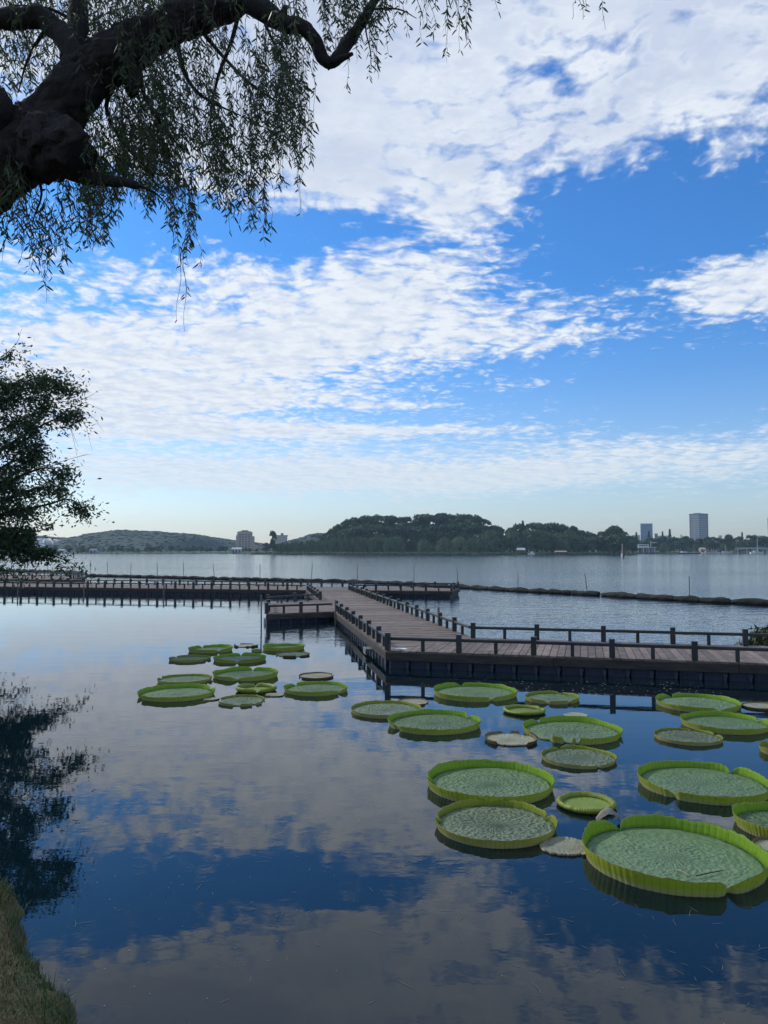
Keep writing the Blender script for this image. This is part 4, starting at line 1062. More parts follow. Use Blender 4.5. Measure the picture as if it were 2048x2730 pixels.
PADS = [
    # left group
    ('deep green pad farthest back at the left of the left group, cleft right front', -4.85, 21.69, .607, 'green', .115, (-55, 128), {}),
    ('ragged dead brown pad at the very back between two green pads', -4.04, 22.68, .354, 'dead', .05, (-60,), dict(gaps=((-120, -80), (20, 60), (130, 160)))),
    ('upright rimmed green pad before the side platform, farthest right of the left group', -2.86, 22.06, .594, 'green', .12, (-178,), {}),
    ('low thin rimmed pad at the left end of the second row of the left group', -4.97, 19.88, .518, 'olive', .065, (-20, 150), dict(blade='green')),
    ('middle green pad in the second row of the left group, cleft front and back', -3.69, 19.87, .664, 'green', .10, (-86, 98), {}),
    ('flat brownish torn pad just in front of the farthest right pad of the left group', -2.44, 20.72, .448, 'dead', .055, (-60,), dict(blade='olive', gaps=((-165, -120), (-70, -58), (60, 84)))),
    ('large green pad in the centre of the left group, cleft into two halves', -3.08, 17.30, .716, 'green', .115, (-95, 86), {}),
    ('flat dull pad behind the biggest pad of the left group', -4.28, 16.70, .569, 'olive', .075, (-15, 170), dict(blade='green')),
    ('biggest pad of the left group, at its left front, cleft at both ends', -4.01, 15.05, .723, 'green', .11, (-145, 35), {}),
    ('small bright yellow green pad with a tall rim in the left group', -2.55, 15.53, .379, 'young', .11, (-78, 102), dict(flute=0)),
    ('half sunk pad with a broken rim nearest the viewer in the left group', -2.63, 14.38, .434, 'olive', .055, (-92,), dict(blade='olive', gaps=((-100, -84), (-52, -40), (-20, 20), (165, 200)))),
    ('green pad standing apart on the right of the left group, cleft at its right end', -1.36, 15.55, .637, 'green', .10, (-36, 140), {}),
    ('flat pale dead pad with a dark rim behind the pad that stands apart', -1.50, 17.20, .383, 'dead', .05, (-150,), dict(gaps=((-165, -145), (5, 30)))),
    ('tiny green pad tucked between pads at the back of the left group', -3.53, 21.52, .146, 'green', .05, (), {}),
    ('pale dead leaf scrap on the left of the half sunk pad', -3.25, 14.60, .15, 'dead', .012, (), dict(gaps=((20, 330),), wob=.12)),
    ('pale dead leaf scrap right of the small yellow green pad', -2.12, 15.04, .19, 'dead', .012, (), dict(gaps=((0, 300),), wob=.12)),
    # right group
    ('large green pad before the boardwalk corner, cleft front and back', 1.77, 15.14, .812, 'green', .12, (-73, 105), {}),
    ('low rimmed olive pad at the left end of the right group', .03, 13.56, .611, 'olive', .075, (-172,), {}),
    ('flat tan dead pad behind the low rimmed olive pad', .53, 14.28, .286, 'dead', .035, (-10,), dict(gaps=((-40, -10),))),
    ('bright green pad before the low olive pad, cleft left front and right back', .81, 12.52, .736, 'green', .115, (-148, 33), {}),
    ('mid sized pad with pale rim alone before the boardwalk shade, cleft twice', 3.16, 14.62, .503, 'olive', .08, (-112, -62, 60), dict(blade='green')),
    ('small yellow green young pad behind the torn pad', 2.43, 13.48, .332, 'young', .08, (20,), {}),
    ('dead tan pad with a ragged brown rim left of the torn pad', 1.87, 11.50, .387, 'dead', .06, (95,), dict(gaps=((-130, -62), (40, 62), (82, 100)), wob=.06)),
    ('torn green pad in the middle of the right group with gaps in its front rim', 2.88, 11.95, .737, 'green', .115, (-28, 125), dict(gaps=((-158, -126), (-112, -103), (-98, -94)))),
    ('worn pad with a yellowing low rim in front of the torn pad', 2.61, 10.47, .485, 'olive', .065, (-70, 110), {}),
    ('large pad at right under the boardwalk with a wide open cleft in its front', 5.68, 14.08, .721, 'green', .11, (-82, 112), dict(nw=.34)),
    ('small flat dead pad cut by the right edge under the boardwalk', 6.72, 13.91, .30, 'dead', .04, (80,), dict(blade='dead')),
    ('smooth green pad cut by the right edge, with an unbroken front rim', 5.45, 12.45, .66, 'green', .11, (15,), dict(blade='smooth')),
    ('worn low pad overlapped by the smooth green pad at the right', 4.53, 11.63, .481, 'olive', .06, (12, 60), {}),
    ('pad at the right edge of which only the left rim shows', 5.55, 10.83, .319, 'olive', .09, (100,), dict(blade='green')),
    ('very large green pad at the right, cleft at its left front and right back', 3.80, 9.31, .742, 'green', .13, (-139, 40), dict(blade='smooth')),
    ('very large round pad with a tall unbroken front rim, left of the rolled young pad', 1.26, 9.30, .747, 'green', .13, (176,), dict(nw=.10)),
    ('small yellow pad with a rolled ribbed rim between the large pads', 2.22, 8.59, .288, 'young', .075, (), {}),
    ('large dull pad with insect holes touching the front of the very large round pad', 1.13, 7.96, .608, 'olive', .09, (14, 172), dict(nw=.12)),
    ('cream coloured dead leaf piece between the dull pad and the giant pad', 1.70, 7.41, .26, 'dead', .02, (), dict(gaps=((30, 300),), wob=.10)),
    ('giant pad nearest the viewer, the largest of all, cleft in front and behind', 2.61, 7.13, .793, 'green', .155, (-74, 112), dict(blade='smooth', nw=.30)),
    ('large pad cut by the right edge just behind the giant pad', 4.07, 7.92, .498, 'green', .13, (165,), dict(blade='green')),
    ('dead pale scrap at the right edge beside the giant pad', 3.66, 7.36, .19, 'dead', .05, (60,), dict(gaps=((-60, 40),), wob=.08)),
    ('pale dead leaf piece floating behind the torn pad', 3.24, 13.18, .21, 'dead', .012, (), dict(gaps=((0, 330),), wob=.10)),
]
for i, (lab, x, y, Ro, st, h0, nt_, kw) in enumerate(PADS):
    kw = {k: v for k, v in kw.items() if k != 'flute'}
    lily_pad(lab, x, y, Ro, st, h0, nt_, i + 1, **kw)

# twigs lying on the giant pad, curled leaf tip behind it
m_twig = mat('dry_twig', (.05, .04, .025), .8); m_straw = mat('dry_straw', (.30, .27, .14), .7)
def twig(label, p0, p1, r, m):
    mid = [(a + b_) / 2 for a, b_ in zip(p0, p1)]; mid[2] += .006; mid[0] += .012
    v, f = tube([p0, mid, p1], [r, r * .9, r * .5], 5); return tag(link('twig', mesh_np('twig', v, f, m)), label, 'twig')
twig('dark thin twig lying on the front right of the giant pad', (2.66, 6.70, .03), (2.93, 6.80, .034), .006, m_twig)
twig('short pale straw lying on the giant pad left of the dark twig', (2.53, 6.83, .03), (2.60, 6.70, .03), .006, m_straw)
bm = bmesh.new(); N = 10
for i in range(N):
    u = i / (N - 1); w = .055 * math.sin(math.pi * (.12 + .8 * u))
    for k in range(5):
        t_ = (k / 4 - .5) * 2; bm.verts.new((-.13 + .26 * u, t_ * w, .06 + .10 * math.sin(math.pi * u) - .05 * t_ * t_ + .015 * math.sin(u * 30) * .3))
bm.verts.ensure_lookup_table()
for i in range(N - 1):
    for k in range(4): bm.faces.new([bm.verts[j] for j in (i * 5 + k, i * 5 + k + 1, i * 5 + k + 6, i * 5 + k + 5)])
tag(link('dried_leaf', bm_mesh('dried_leaf', bm, mottled('dried_leaf', (.30, .28, .22), (.10, .08, .06), 8, .7), True), None, (2.30, 8.05, 0), (0, 0, .1)), 'curled grey dead leaf sticking up behind the giant pad', 'leaf')

# floating scraps: duckweed flakes, straw and willow leaves on the water
g = np.random.default_rng(77); cen, siz, asp = [], [], []
def scatter(n, x0, x1, y0, y1, s0, s1):
    for _ in range(n): cen.append((g.uniform(x0, x1), g.uniform(y0, y1), .004)); siz.append(g.uniform(s0, s1))
scatter(150, 2.6, 6.6, 15.0, 16.6, .008, .03); scatter(40, .4, 2.6, 15.9, 17.6, .008, .022)
scatter(110, -2.6, 3.0, 4.4, 7.6, .002, .006); scatter(60, -2.6, -.6, 4.5, 7.0, .002, .008); scatter(50, -4, 0, 7.5, 12, .003, .008)
cen, siz = np.array(cen), np.array(siz); n = len(cen)
v, f = leaf_quads(cen, np.tile([0.0, 0, 1], (n, 1)) + g.normal(size=(n, 3)) * .05, siz, 1.0, 7)
v[:, 2] = np.clip(v[:, 2], .0025, .008)
tag(link('floating_flakes', mesh_np('floating_flakes', v, f, mat('pale_flake', (.26, .25, .20), .8))), 'tiny pale scraps drifting on the calm water', 'debris', kind='stuff')
vs, fs = [], []
for i in range(120):
    x, y = (g.uniform(-2.6, 3.2), g.uniform(4.4, 8.2)) if i < 85 else (g.uniform(1.6, 3.4), g.uniform(4.4, 6.2)); a = g.uniform(0, 3.14); L = g.uniform(.02, .085)
    dx, dy = math.cos(a) * L, math.sin(a) * L; w = .0018; o_ = len(vs); bx, by = -math.sin(a) * L * g.uniform(-.2, .2), math.cos(a) * L * g.uniform(-.2, .2)
    nx, ny = -math.sin(a) * w, math.cos(a) * w
    vs += [(x - dx - nx, y - dy - ny, .003), (x - dx + nx, y - dy + ny, .003), (x + bx - nx, y + by - ny, .004), (x + bx + nx, y + by + ny, .004), (x + dx, y + dy, .003)]
    fs += [[o_, o_ + 1, o_ + 3, o_ + 2], [o_ + 2, o_ + 3, o_ + 4]]
tag(link('floating_straw', mesh_np('floating_straw', vs, fs, mat('wet_straw', (.10, .11, .08), .7))), 'thin straws and weed strands floating on the near water', 'debris', kind='stuff')

# small fallen willow leaves and dirt lying on the pads
g = np.random.default_rng(91); vs, fs = [], []
for (lab, x, y, Ro, st, h0, nt_, kw) in PADS:
    if Ro < .3 or y > 16.5: continue
    for _ in range(int(g.integers(3, 9) * (1.6 if st == 'olive' else 1))):
        rr, a = Ro * .82 * math.sqrt(g.random()), g.uniform(0, 6.28); px_, pyy = x + rr * math.cos(a), y + rr * math.sin(a); L = g.uniform(.012, .042); w = L * g.uniform(.12, .3); b_ = g.uniform(0, 6.28)
        d = Vector((math.cos(b_), math.sin(b_), g.uniform(-.05, .15))); n_ = Vector((-math.sin(b_), math.cos(b_), 0)); p = Vector((px_, pyy, .0275)); o_ = len(vs)
        vs += [p - d * L, p + n_ * w + Vector((0, 0, .003)), p + d * L, p - n_ * w + Vector((0, 0, .002))]; fs.append((o_, o_ + 1, o_ + 2, o_ + 3))
tag(link('fallen_leaves', mesh_np('fallen_leaves', np.array([v[:] for v in vs]), np.array(fs), mottled('fallen_leaf', (.035, .028, .012), (.14, .105, .04), 2, .8))), 'small dry willow leaves fallen on the lily pads', 'leaves', kind='stuff')

# ------------------------------------------------------------------ willow over the viewer
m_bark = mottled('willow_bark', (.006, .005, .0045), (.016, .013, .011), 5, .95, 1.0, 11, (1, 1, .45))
m_bark.node_tree.nodes['Bump'].inputs['Distance'].default_value = .09
m_twg = mat('willow_twig', (.035, .030, .016), .8)
m_leaf = leafmat('willow_leaf', (.020, .042, .014), (.050, .085, .028), 3.0, .34, .05, .45)
def ip(px, py, y):
    """point of the willow given as a bearing: px, py per 1640 of distance, y metres away"""
    u, v, c, q = (px - 829.5) / 1661, (1105.5 - py) / 1661, .99877, .04967
    k = y / (c - v * q); return u * k, y, 2.8 + (q + v * c) * k
def smooth(pts, rad, n=6):
    """Catmull Rom through points and radii"""
    out, ro = [], []
    P_ = [Vector(p) for p in pts]; P_ = [P_[0] * 2 - P_[1]] + P_ + [P_[-1] * 2 - P_[-2]]
    for i in range(1, len(P_) - 2):
        for k in range(n):
            t = k / n; a, b_, c, d = P_[i - 1:i + 3]
            out.append(.5 * ((2 * b_) + (c - a) * t + (2 * a - 5 * b_ + 4 * c - d) * t * t + (3 * b_ - a - 3 * c + d) * t ** 3)); ro.append(rad[i - 1] + (rad[i] - rad[i - 1]) * t)
    return out + [P_[-2]], ro + [rad[-1]]
def limb(name, pts, rad, parent, n=14, seg=7, jit=.04, seed=0, rough=.0, m=None, furrow=0.0):
    p, r = smooth(pts, rad, seg); v, f = tube(p, r, n, jit, seed)
    if furrow:                                            # ridged bark running along the limb
        for i in range(len(p)):
            for k in range(n):
                q = v[i * n + k]; th = 2 * math.pi * k / n; o_ = (q - p[i]).normalized()
                w = abs(mn.noise((math.cos(th) * 5.5, math.sin(th) * 5.5, i * .16 + seed))) + .5 * abs(mn.noise((math.cos(th) * 12, math.sin(th) * 12, i * .3 + seed)))
                v[i * n + k] = q + o_ * furrow * (1.2 - 3.4 * max(0, .30 - w))
    if rough:
        v = [q + Vector((mn.noise(q * 5), mn.noise(q * 5 + Vector((9, 0, 0))), mn.noise(q * 5 + Vector((0, 9, 0))))) * rough + Vector((mn.noise(q * 16), mn.noise(q * 16 + Vector((3, 0, 0))), mn.noise(q * 16 + Vector((0, 5, 0))))) * rough * .45 for q in v]
    return link(name, mesh_np(name, v, f, m or m_bark, True), parent)

wt_ = empty('willow_tree', (0, 0, 0)); tag(wt_, 'big leaning willow with a thick dark trunk and hanging branches across the top left', 'tree')
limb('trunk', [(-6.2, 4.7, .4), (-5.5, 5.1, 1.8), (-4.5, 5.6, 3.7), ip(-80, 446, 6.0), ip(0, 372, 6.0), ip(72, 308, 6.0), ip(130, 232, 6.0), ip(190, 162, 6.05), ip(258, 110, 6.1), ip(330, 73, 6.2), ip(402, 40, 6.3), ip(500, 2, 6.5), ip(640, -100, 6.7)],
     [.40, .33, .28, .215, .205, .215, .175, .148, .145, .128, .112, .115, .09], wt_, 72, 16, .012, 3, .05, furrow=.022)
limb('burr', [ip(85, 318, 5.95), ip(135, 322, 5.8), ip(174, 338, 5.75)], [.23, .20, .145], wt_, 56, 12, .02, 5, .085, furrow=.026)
limb('burr', [ip(40, 300, 6.0), ip(34, 262, 5.95), ip(30, 232, 5.9)], [.19, .12, .06], wt_, 30, 8, .03, 4, .05, furrow=.012)
limb('burr', [ip(-30, 300, 5.9), ip(2, 240, 5.8), ip(-2, 196, 5.8)], [.16, .09, .05], wt_, 12, 6, .1, 6, .05)
limb('stub_branch', [ip(120, 350, 6.0), ip(165, 378, 5.9), ip(215, 388, 5.8), ip(258, 392, 5.75), ip(298, 400, 5.7)], [.09, .062, .048, .044, .028], wt_, 10, 5, .1, 7, .018)
limb('branch', [ip(520, -10, 6.5), ip(575, 25, 6.4), ip(612, 52, 6.35), ip(652, 58, 6.3), ip(680, 88, 6.3), ip(697, 122, 6.3), ip(714, 136, 6.3), ip(738, 112, 6.3), ip(770, 66, 6.35), ip(800, 15, 6.4), ip(830, -50, 6.5)],
     [.12, .095, .068, .060, .057, .054, .052, .055, .046, .040, .032], wt_, 12, 6, .06, 8, .02)
limb('branch', [ip(706, 138, 6.3), ip(735, 128, 6.25), ip(762, 116, 6.2)], [.05, .032, .015], wt_, 8, 4, .08, 9)
limb('branch', [ip(600, 48, 6.35), ip(612, 30, 6.35), ip(616, 14, 6.35)], [.055, .04, .02], wt_, 8, 4, .1, 10)
limb('branch', [ip(-60, 40, 6.2), ip(40, 40, 6.2), ip(95, 42, 6.2), ip(130, 72, 6.15), ip(160, 120, 6.1), ip(180, 170, 6.1)], [.085, .085, .085, .09, .10, .12], wt_, 10, 5, .06, 11, .03)
limb('branch', [ip(150, 130, 6.1), ip(170, 40, 6.2), ip(160, -80, 6.3)], [.09, .08, .06], wt_, 10, 5, .06, 12, .02)
limb('branch', [ip(255, 150, 6.1), ip(290, 170, 6.1), ip(285, 200, 6.0)], [.10, .08, .05], wt_, 10, 4, .06, 13, .03)
rw = random.Random(21)
sec = [([(520, 10), (500, 90), (470, 170), (455, 260), (465, 300)], .022, 6.6), ([(430, 60), (480, 120), (540, 180), (600, 220), (640, 235)], .022, 6.8), ([(300, 120), (310, 200), (350, 270), (400, 330)], .028, 6.4),
       ([(260, 150), (230, 230), (260, 300), (330, 380)], .024, 6.2), ([(380, 80), (400, 160), (440, 210), (520, 250)], .026, 6.6), ([(560, 20), (590, 90), (620, 150), (628, 200)], .015, 6.6),
       ([(160, 250), (200, 330), (240, 400), (260, 440)], .02, 6.3), ([(80, 360), (90, 420), (70, 480)], .015, 6.2), ([(298, 400), (340, 420), (380, 470)], .012, 5.7), ([(800, 10), (790, 60), (800, 110), (802, 150)], .010, 6.4),
       ([(800, 20), (860, 20), (900, 40)], .012, 6.5), ([(830, -50), (920, -60), (960, -20), (975, 20)], .016, 6.6), ([(960, -30), (1100, -60), (1240, -20), (1262, 10)], .010, 6.7), ([(620, -80), (720, -60), (800, -30), (880, -10)], .03, 6.9),
       ([(100, 60), (60, 130), (40, 200)], .018, 6.3), ([(180, 60), (110, 20), (20, 10)], .02, 6.3)]
BR = []
for pts, r0, y in sec:
    P3 = [ip(a, b_, y + rw.uniform(-.1, .1)) for a, b_ in pts]; k = len(P3)
    limb('small_branch', P3, [r0 * (1 - .75 * i / (k - 1)) for i in range(k)], wt_, 6, 5, .06, rw.randint(0, 999), 0, m_bark)
    BR.append(pts)
# hanging shoots: lower ends of the curtain against the sky
HANG = [(-80, 470), (-40, 500), (0, 560), (20, 480), (45, 590), (60, 470), (85, 590), (105, 620), (130, 545), (160, 470), (195, 545), (215, 545), (240, 490), (262, 440), (300, 455), (320, 480), (350, 420), (370, 510), (395, 560), (402, 600), (425, 540), (450, 450), (470, 460), (490, 470), (520, 530), (545, 500), (570, 530), (590, 410), (605, 395), (630, 330), (645, 395), (652, 420), (662, 250), (690, 60)]
shoots = []
bund = [rw.uniform(185, 655) for _ in range(44)] + [rw.gauss(360, 90) for _ in range(16)]
def shoot(px, py, L, y, lean=0.0, leafy=1.0, big=1.0): shoots.append((px, py, L, y, lean, leafy, big))
for i in range(1000):                                   # the curtain right of the trunk
    px = rw.choice(bund) + rw.gauss(0, 7) if rw.random() < .8 else rw.uniform(180, 655); px = min(660, max(60, px))
    bot = lerp_tab(HANG, px); L = rw.uniform(70, 190)
    end = bot - abs(rw.gauss(0, 1)) * (bot + 60) * .42; py = end - L
    if 455 < px < 505 and 190 < end < 330 and rw.random() < .75: continue
    if 590 < px and end < 120 and rw.random() < .6: continue
    shoot(px + rw.uniform(-4, 4), py, L, rw.uniform(5.7, 7.3), rw.uniform(-.12, .16), rw.uniform(.6, 1.15))
for px, bot in HANG[2:]:                               # each tip that sets the outline
    shoot(px, bot - rw.uniform(110, 170), rw.uniform(1, 1) * (rw.uniform(110, 170)), rw.uniform(5.6, 6.6), rw.uniform(-.05, .05), .8)
    shoot(px + rw.uniform(-10, 10), bot - 190, 150, rw.uniform(5.8, 6.6), 0, 1.0)
for i in range(330):                                   # left of and above the trunk
    px = rw.uniform(-90, 330); top = -120 + rw.random() * 220; shoot(px, top, rw.uniform(60, 170), rw.uniform(5.9, 7.4), rw.uniform(-.3, .3), 1.0)
for i in range(150):                                    # below the trunk at the left
    px = rw.uniform(-90, 270); bot = lerp_tab(HANG, px) - abs(rw.gauss(0, 60)); L = rw.uniform(60, 150); shoot(px, bot - L, L, rw.uniform(5.5, 6.6), rw.uniform(-.15, .15), .8)
for i in range(80):                                    # along the crooked branch
    px = rw.uniform(690, 840); shoot(px, rw.uniform(-70, 35), rw.uniform(40, 110), rw.uniform(6.1, 6.6), rw.uniform(-.4, .4), 1.0)
for px, bot, L in ((752, 190, 110), (800, 192, 120), (806, 185, 150), (796, 170, 130), (814, 150, 120), (826, 130, 80), (870, 72, 60), (850, 60, 80), (905, 92, 90), (920, 90, 100), (915, 75, 110), (935, 62, 90), (968, 146, 190), (962, 100, 150), (975, 112, 150), (985, 70, 120), (1000, 80, 110), (1010, 96, 110), (1018, 75, 90), (955, 60, 90), (1245, 42, 50), (1255, 34, 50), (1268, 40, 60), (1288, 82, 120), (1068, 18, 40)):
    shoot(px, bot - L, L, rw.uniform(6.1, 6.7), rw.uniform(-.05, .12), .9 if px < 1040 else .45, 1.0)
for i in range(90): shoot(rw.uniform(620, 1010), rw.uniform(-150, -60), rw.uniform(50, 110), rw.uniform(6.1, 7), rw.uniform(-.3, .3), 1.0)
for px, bot in ((390, 722), (402, 700), (645, 470), (398, 650)): shoot(px, bot - 190, 190, 5.9, 0, .22)
LV, LF, TV, TF = [], [], [], []
for (px, py, L, y, lean, leafy, big) in shoots:
    x0, y0, z0 = ip(px, py, y); s_ = y / 1661; Lm = L * s_; n = max(4, int(Lm / .029)); az_ = rw.uniform(0, 6.28); ox, oy = math.cos(az_), math.sin(az_)
    curve = rw.uniform(.02, .16); ph = rw.uniform(0, 6); pts = []
    for i in range(n + 1):
        u = i / n; h_ = curve * (1 - (1 - u) ** 2) * (1 if u < .6 else 1) + lean * u * .35
        pts.append(Vector((x0 + ox * curve * u * (1.6 - u) + lean * Lm * u * .5 + .012 * math.sin(ph + u * 9), y0 + oy * curve * u * (1.6 - u) + .012 * math.cos(ph + u * 7), z0 - Lm * u)))
    a0 = rw.uniform(0, 6.28)
    for i in range(0, n):                              # twig
        w = .0028 * (1 - .6 * i / n)
        if i % 3 == 0:
            p, q = pts[i], pts[min(n, i + 3)]; o_ = len(TV); TV += [p + Vector((w, 0, 0)), p + Vector((-w * .5, w, 0)), p + Vector((-w * .5, -w, 0)), q + Vector((w, 0, 0)), q + Vector((-w * .5, w, 0)), q + Vector((-w * .5, -w, 0))]
            TF += [(o_, o_ + 1, o_ + 4, o_ + 3), (o_ + 1, o_ + 2, o_ + 5, o_ + 4), (o_ + 2, o_, o_ + 3, o_ + 5)]
    clump = rw.uniform(0, 3)
    for i in range(1, n + 1):
        dn = .55 + .6 * math.sin(i * .55 + clump) if n > 8 else 1
        for rep in range(2):
            if rw.random() > leafy * dn * .86: continue
            a = a0 + i * 2.4 + rep * 2.7 + rw.uniform(-.5, .5); p = pts[i] + Vector((rw.uniform(-.01, .01), rw.uniform(-.01, .01), rw.uniform(-.012, .012)))
            out = Vector((math.cos(a), math.sin(a), 0)); d = (out * rw.uniform(.35, 1.0) + Vector((0, 0, -rw.uniform(.35, 1.0)))).normalized()
            side = d.cross(Vector((math.cos(a + 1.2), math.sin(a + 1.2), rw.uniform(-.3, .6)))).normalized(); ll = big * rw.uniform(.038, .082); ww = ll * rw.uniform(.085, .12); o_ = len(LV)
            bend = Vector((0, 0, -ll * rw.uniform(.0, .14)))
            LV += [p, p + d * ll * .33 + side * ww, p + d * ll * .33 - side * ww, p + d * ll * .72 + side * ww * .75 + bend * .5, p + d * ll * .72 - side * ww * .75 + bend * .5, p + d * ll + bend]
            LF += [(o_, o_ + 1, o_ + 2), (o_ + 1, o_ + 3, o_ + 2), (o_ + 3, o_ + 4, o_ + 2), (o_ + 3, o_ + 5, o_ + 4)]
tag(link('hanging_leaves', mesh_np('hanging_leaves', np.array(LV, dtype=np.float32), np.array(LF), m_leaf), wt_), kind='stuff')
tag(link('hanging_twigs', mesh_np('hanging_twigs', np.array(TV, dtype=np.float32), np.array(TF), m_twg), wt_), kind='stuff')

# ------------------------------------------------------------------ tree on the left bank
lt = empty('bank_tree', (0, 0, 0)); tag(lt, 'dark leafy tree leaning over the water from the left edge above the far walkway', 'tree')
def jp(px, py, y): return ip(px, py, y)
limb('trunk', [(-16.5, 25.5, .2), (-15.6, 25.5, 2.6), (-15.0, 25.3, 5), (-14.4, 25, 7.5), (-14.2, 25, 9.5)], [.42, .36, .30, .2, .1], lt, 14, 6, .05, 31, .05)
LIMBS = [[(-150, 1150), (-60, 1130), (20, 1108), (100, 1090), (150, 1078), (182, 1098)], [(-150, 1210), (-60, 1190), (20, 1180), (80, 1188), (130, 1205), (160, 1218)], [(-130, 1050), (-50, 1000), (20, 960), (70, 930), (120, 905), (165, 893)],
         [(-140, 960), (-60, 900), (0, 868), (60, 838), (110, 822), (160, 848)], [(-150, 900), (-80, 830), (-30, 790), (10, 772), (30, 758)], [(-120, 1100), (-30, 1060), (40, 1030), (100, 1010), (140, 1030)], [(-120, 1230), (-60, 1225), (-10, 1230), (30, 1235)],
         [(-130, 1000), (-60, 950), (0, 930), (60, 900), (110, 860)], [(-150, 1100), (-80, 1130), (0, 1145), (60, 1150), (110, 1140)], [(-140, 1180), (-40, 1160), (40, 1168), (90, 1178)], [(-110, 1060), (-40, 1040), (20, 1000), (60, 985), (80, 960)], [(-120, 1130), (-20, 1090), (60, 1060), (120, 1050), (150, 1065)],
         [(-140, 930), (-70, 880), (-20, 850), (30, 830), (90, 815)], [(-170, 1050), (-200, 980), (-240, 900)], [(-170, 1100), (-260, 1080), (-330, 1050)], [(-150, 850), (-160, 760), (-190, 690)], [(-150, 880), (-100, 800), (-60, 740)]]
rl = random.Random(33); cen, nor, siz = [], [], []; LV, LF = [], []
def bank_leaf(p, s_):
    bx, bz = p.x / p.y, (p.z - 2.8) / p.y              # a bay in the crown between its two lowest boughs
    if -.452 < bx < -.395 and .004 < bz < .030 and rl.random() < .97: return
    if mn.noise((p.x * .9, p.y * .5, p.z * .9 + 3)) > .18 and rl.random() < .84: return
    d = Vector((rl.gauss(0, 1), rl.gauss(0, 1), rl.gauss(-.35, .8))).normalized(); side = d.cross(Vector((rl.gauss(0, 1), rl.gauss(0, 1), rl.gauss(0, 1)))).normalized(); o_ = len(LV); w = s_ * .17
    LV.extend([p, p + d * s_ * .5 + side * w, p + d * s_, p + d * s_ * .5 - side * w]); LF.append((o_, o_ + 1, o_ + 2, o_ + 3))
for li, pts in enumerate(LIMBS):
    yy = 25 + rl.uniform(-1.2, 1.2); P3 = [jp(a, b_, yy + (rl.uniform(-.3, .3) if i else 0)) for i, (a, b_) in enumerate(pts)]; k = len(P3)
    limb('branch', P3, [.075 * (1 - .88 * i / (k - 1)) for i in range(k)], lt, 6, 5, .06, li)
    sp, _ = smooth(P3, [1] * k, 8); N = len(sp)
    for i, q in enumerate(sp):
        u = i / N
        for _ in range(int(7 + 7 * (1 - u))):          # side twigs with leaf sprays
            d = Vector((rl.gauss(.25, .8), rl.gauss(0, 1), rl.gauss(-.05, .62))).normalized(); L = rl.uniform(.22, 1.25) * (1.15 - .55 * u); c = q + d * L
            if rl.random() < .3: continue
            m_ = int(rl.uniform(9, 22)); spread = rl.uniform(.10, .22)
            for _ in range(m_):
                t_ = rl.random() ** .6; p = q.lerp(c, t_) + Vector((rl.gauss(0, spread), rl.gauss(0, spread), rl.gauss(0, spread * .7) - .05)) * (.4 + .8 * t_); bank_leaf(p, rl.uniform(.10, .21))
m_leafB = leafmat('bank_tree_leaf', (.020, .042, .015), (.052, .085, .030), 1.2, .3, .05, .5)
tag(link('crown', mesh_np('crown', np.array(LV, dtype=np.float32), np.array(LF), m_leafB), lt), kind='stuff')
# bare wiry twigs at the outer right of the crown
TV, TF = [], []
for px, py, dx_, dy_ in [(165, 893, 60, 40), (160, 893, 40, 80), (150, 880, 70, -40), (120, 905, 50, 60), (140, 1000, 60, -20), (110, 930, 80, -60), (100, 1010, 90, -30), (20, 772, 30, -70), (30, 780, 30, 10), (120, 870, 110, 20), (130, 900, 40, 100)]:
    a = Vector(jp(px - 20, py, 25)); b_ = Vector(jp(px + dx_ * .5, py + dy_ * .3 - 8, 25.2)); c = Vector(jp(px + dx_, py + dy_, 25.1)); pp, rr_ = smooth([a, b_, c], [.012, .008, .003], 6); v, f = tube(pp, rr_, 3); o_ = len(TV); TV += v; TF += [[q + o_ for q in ff] for ff in f]
tag(link('bare_twigs', mesh_np('bare_twigs', TV, TF, m_twg), lt), kind='stuff')

# ------------------------------------------------------------------ bush behind the right railing
sb = empty('water_bush', (10.95, 21.5, 0)); g = np.random.default_rng(9); n = 2600
d = g.normal(size=(n, 3)); d /= np.linalg.norm(d, axis=1)[:, None]; d[:, 2] = np.abs(d[:, 2]); c = d * (g.uniform(.45, 1.0, n) ** .5 * (1 + .22 * np.sin(d[:, 0] * 7 + 2) * np.cos(d[:, 1] * 6) + .15 * np.sin(d[:, 2] * 9)))[:, None] * np.array([.95, .8, .62]); nn = d + g.normal(size=(n, 3)) * .8; nn /= np.linalg.norm(nn, axis=1)[:, None]
v, f = leaf_quads(c, nn, g.uniform(.03, .07, n), 1.8, 4); link('leaves', mesh_np('leaves', v, f, leafmat('bush_leaf', (.03, .06, .015), (.09, .11, .03), 2.5, .2)), sb)['kind'] = 'stuff'
for k in range(9):
    a = k * .7; vv, ff = tube([(math.cos(a) * .1, math.sin(a) * .1, -.4), (math.cos(a) * .4, math.sin(a) * .35, .3), (math.cos(a) * .7, math.sin(a) * .6, .55)], [.02, .014, .006], 5); link('stem', mesh_np('stem', vv, ff, m_twg), sb)
tag(sb, 'dense green bush on the water behind the back railing at the right edge', 'bush')

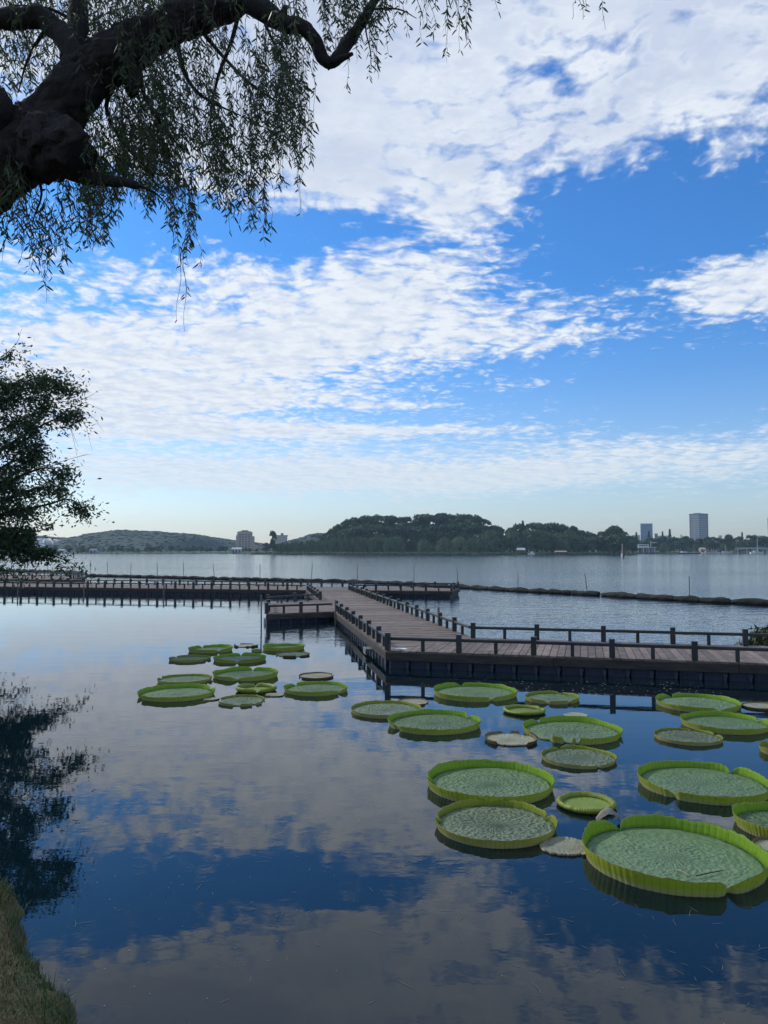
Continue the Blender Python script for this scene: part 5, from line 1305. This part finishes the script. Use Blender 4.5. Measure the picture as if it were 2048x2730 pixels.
# ------------------------------------------------------------------ grass on the bank
g = np.random.default_rng(15); N = 60000; x = g.uniform(-5.0, -1.0, N); y = g.uniform(3.2, 7.2, N); keep = [];
for i in range(N):
    d_ = shore_dist(x[i], y[i])
    if d_ > -.02 and x[i] > -.56 * y[i] - .3 and y[i] > 3.4: keep.append(i)
vs, fs = [], []
dryf = []
for i in keep:
    z = bank_z(x[i], y[i]); 
    if z < -.02: continue
    d_ = shore_dist(x[i], y[i]); pat = mn.noise((x[i] * 1.6, y[i] * 1.6, 8)) + .5 * mn.noise((x[i] * 5, y[i] * 5, 2)); edge = d_ < .16
    h_ = (.030 + .02 * max(0, pat + .2)) * g.uniform(.5, 1.3) * ((1.9 if g.random() < .75 else 3.2) if edge and g.random() < .5 else 1); a = g.uniform(0, 6.28); ln = g.uniform(.2, .9) * h_; w = .0022 * g.uniform(.7, 1.4); ca, sa = math.cos(a), math.sin(a); o_ = len(vs)
    vs += [(x[i] - sa * w, y[i] + ca * w, z - .01), (x[i] + sa * w, y[i] - ca * w, z - .01), (x[i] + ca * ln * .45 + sa * w * .7, y[i] + sa * ln * .45 - ca * w * .7, z + h_ * .62), (x[i] + ca * ln * .45 - sa * w * .7, y[i] + sa * ln * .45 + ca * w * .7, z + h_ * .62), (x[i] + ca * ln, y[i] + sa * ln, z + h_)]
    fs += [(o_, o_ + 1, o_ + 2, o_ + 3), (o_ + 3, o_ + 2, o_ + 4)]; dr = min(1, max(0, .55 + pat * .9 - (.7 if edge else 0) + g.uniform(-.25, .25))); dryf += [dr] * 5
m_gr = mat('lawn_blades', (.05, .09, .02), .6); nt = m_gr.node_tree; at_ = nt.nodes.new('ShaderNodeAttribute'); at_.attribute_name = 'dry'
nt.links.new(mix(nt, V(nt, at_.outputs['Fac']), (.045, .09, .018), (.19, .135, .055)), P(m_gr).inputs['Base Color'])
me = mesh_np('lawn_grass', vs, [list(f_) for f_ in fs], m_gr); a_ = me.attributes.new('dry', 'FLOAT', 'POINT'); a_.data.foreach_set('value', dryf)
tag(link('lawn_grass', me), 'short half dry lawn grass on the near bank', 'grass', kind='stuff')
# broad leaved weed at the waterline
wd = empty('waterside_weed', (-1.62, 4.36, .02)); m_wd = mat('weed_leaf', (.05, .13, .03), .45)
for k, (a, L, hh) in enumerate(((.25, .17, .15), (.7, .10, .16), (-.5, .11, .05), (1.5, .07, .17), (2.4, .09, .1), (-.1, .13, .02))):
    vs, fs = [], []
    for i in range(7):
        u = i / 6; w = .013 * math.sin(math.pi * min(1, .15 + u * .85)) ** .7 * (1 - u ** 4); px_ = L * u; pz = hh * (1 - (1 - u) ** 1.7) - .03 * u * u
        vs += [(math.cos(a) * px_ - math.sin(a) * w, math.sin(a) * px_ + math.cos(a) * w, pz + .004), (math.cos(a) * px_, math.sin(a) * px_, pz), (math.cos(a) * px_ + math.sin(a) * w, math.sin(a) * px_ - math.cos(a) * w, pz + .004)]
    for i in range(6):
        for j in range(2): fs.append([i * 3 + j, i * 3 + j + 1, i * 3 + j + 4, i * 3 + j + 3])
    link('leaf', mesh_np('leaf', vs, fs, m_wd, True), wd)
tag(wd, 'small green weed with pointed leaves at the waterline in the bottom left', 'plant')

# ------------------------------------------------------------------ air
bm = bmesh.new(); add_box(bm, (0, 1150, 45), (4400, 2900, 96))
m_haze = bpy.data.materials.new('haze'); m_haze.use_nodes = True; nt = m_haze.node_tree
for n_ in list(nt.nodes): nt.nodes.remove(n_)
ho = nt.nodes.new('ShaderNodeOutputMaterial'); pv = nt.nodes.new('ShaderNodeVolumePrincipled')
pv.inputs['Color'].default_value = (.60, .83, 1.0, 1); pv.inputs['Density'].default_value = HAZE; pv.inputs['Anisotropy'].default_value = .2
nt.links.new(pv.outputs[0], ho.inputs['Volume'])
tag(link('haze', bm_mesh('haze', bm, m_haze)), kind='stuff')
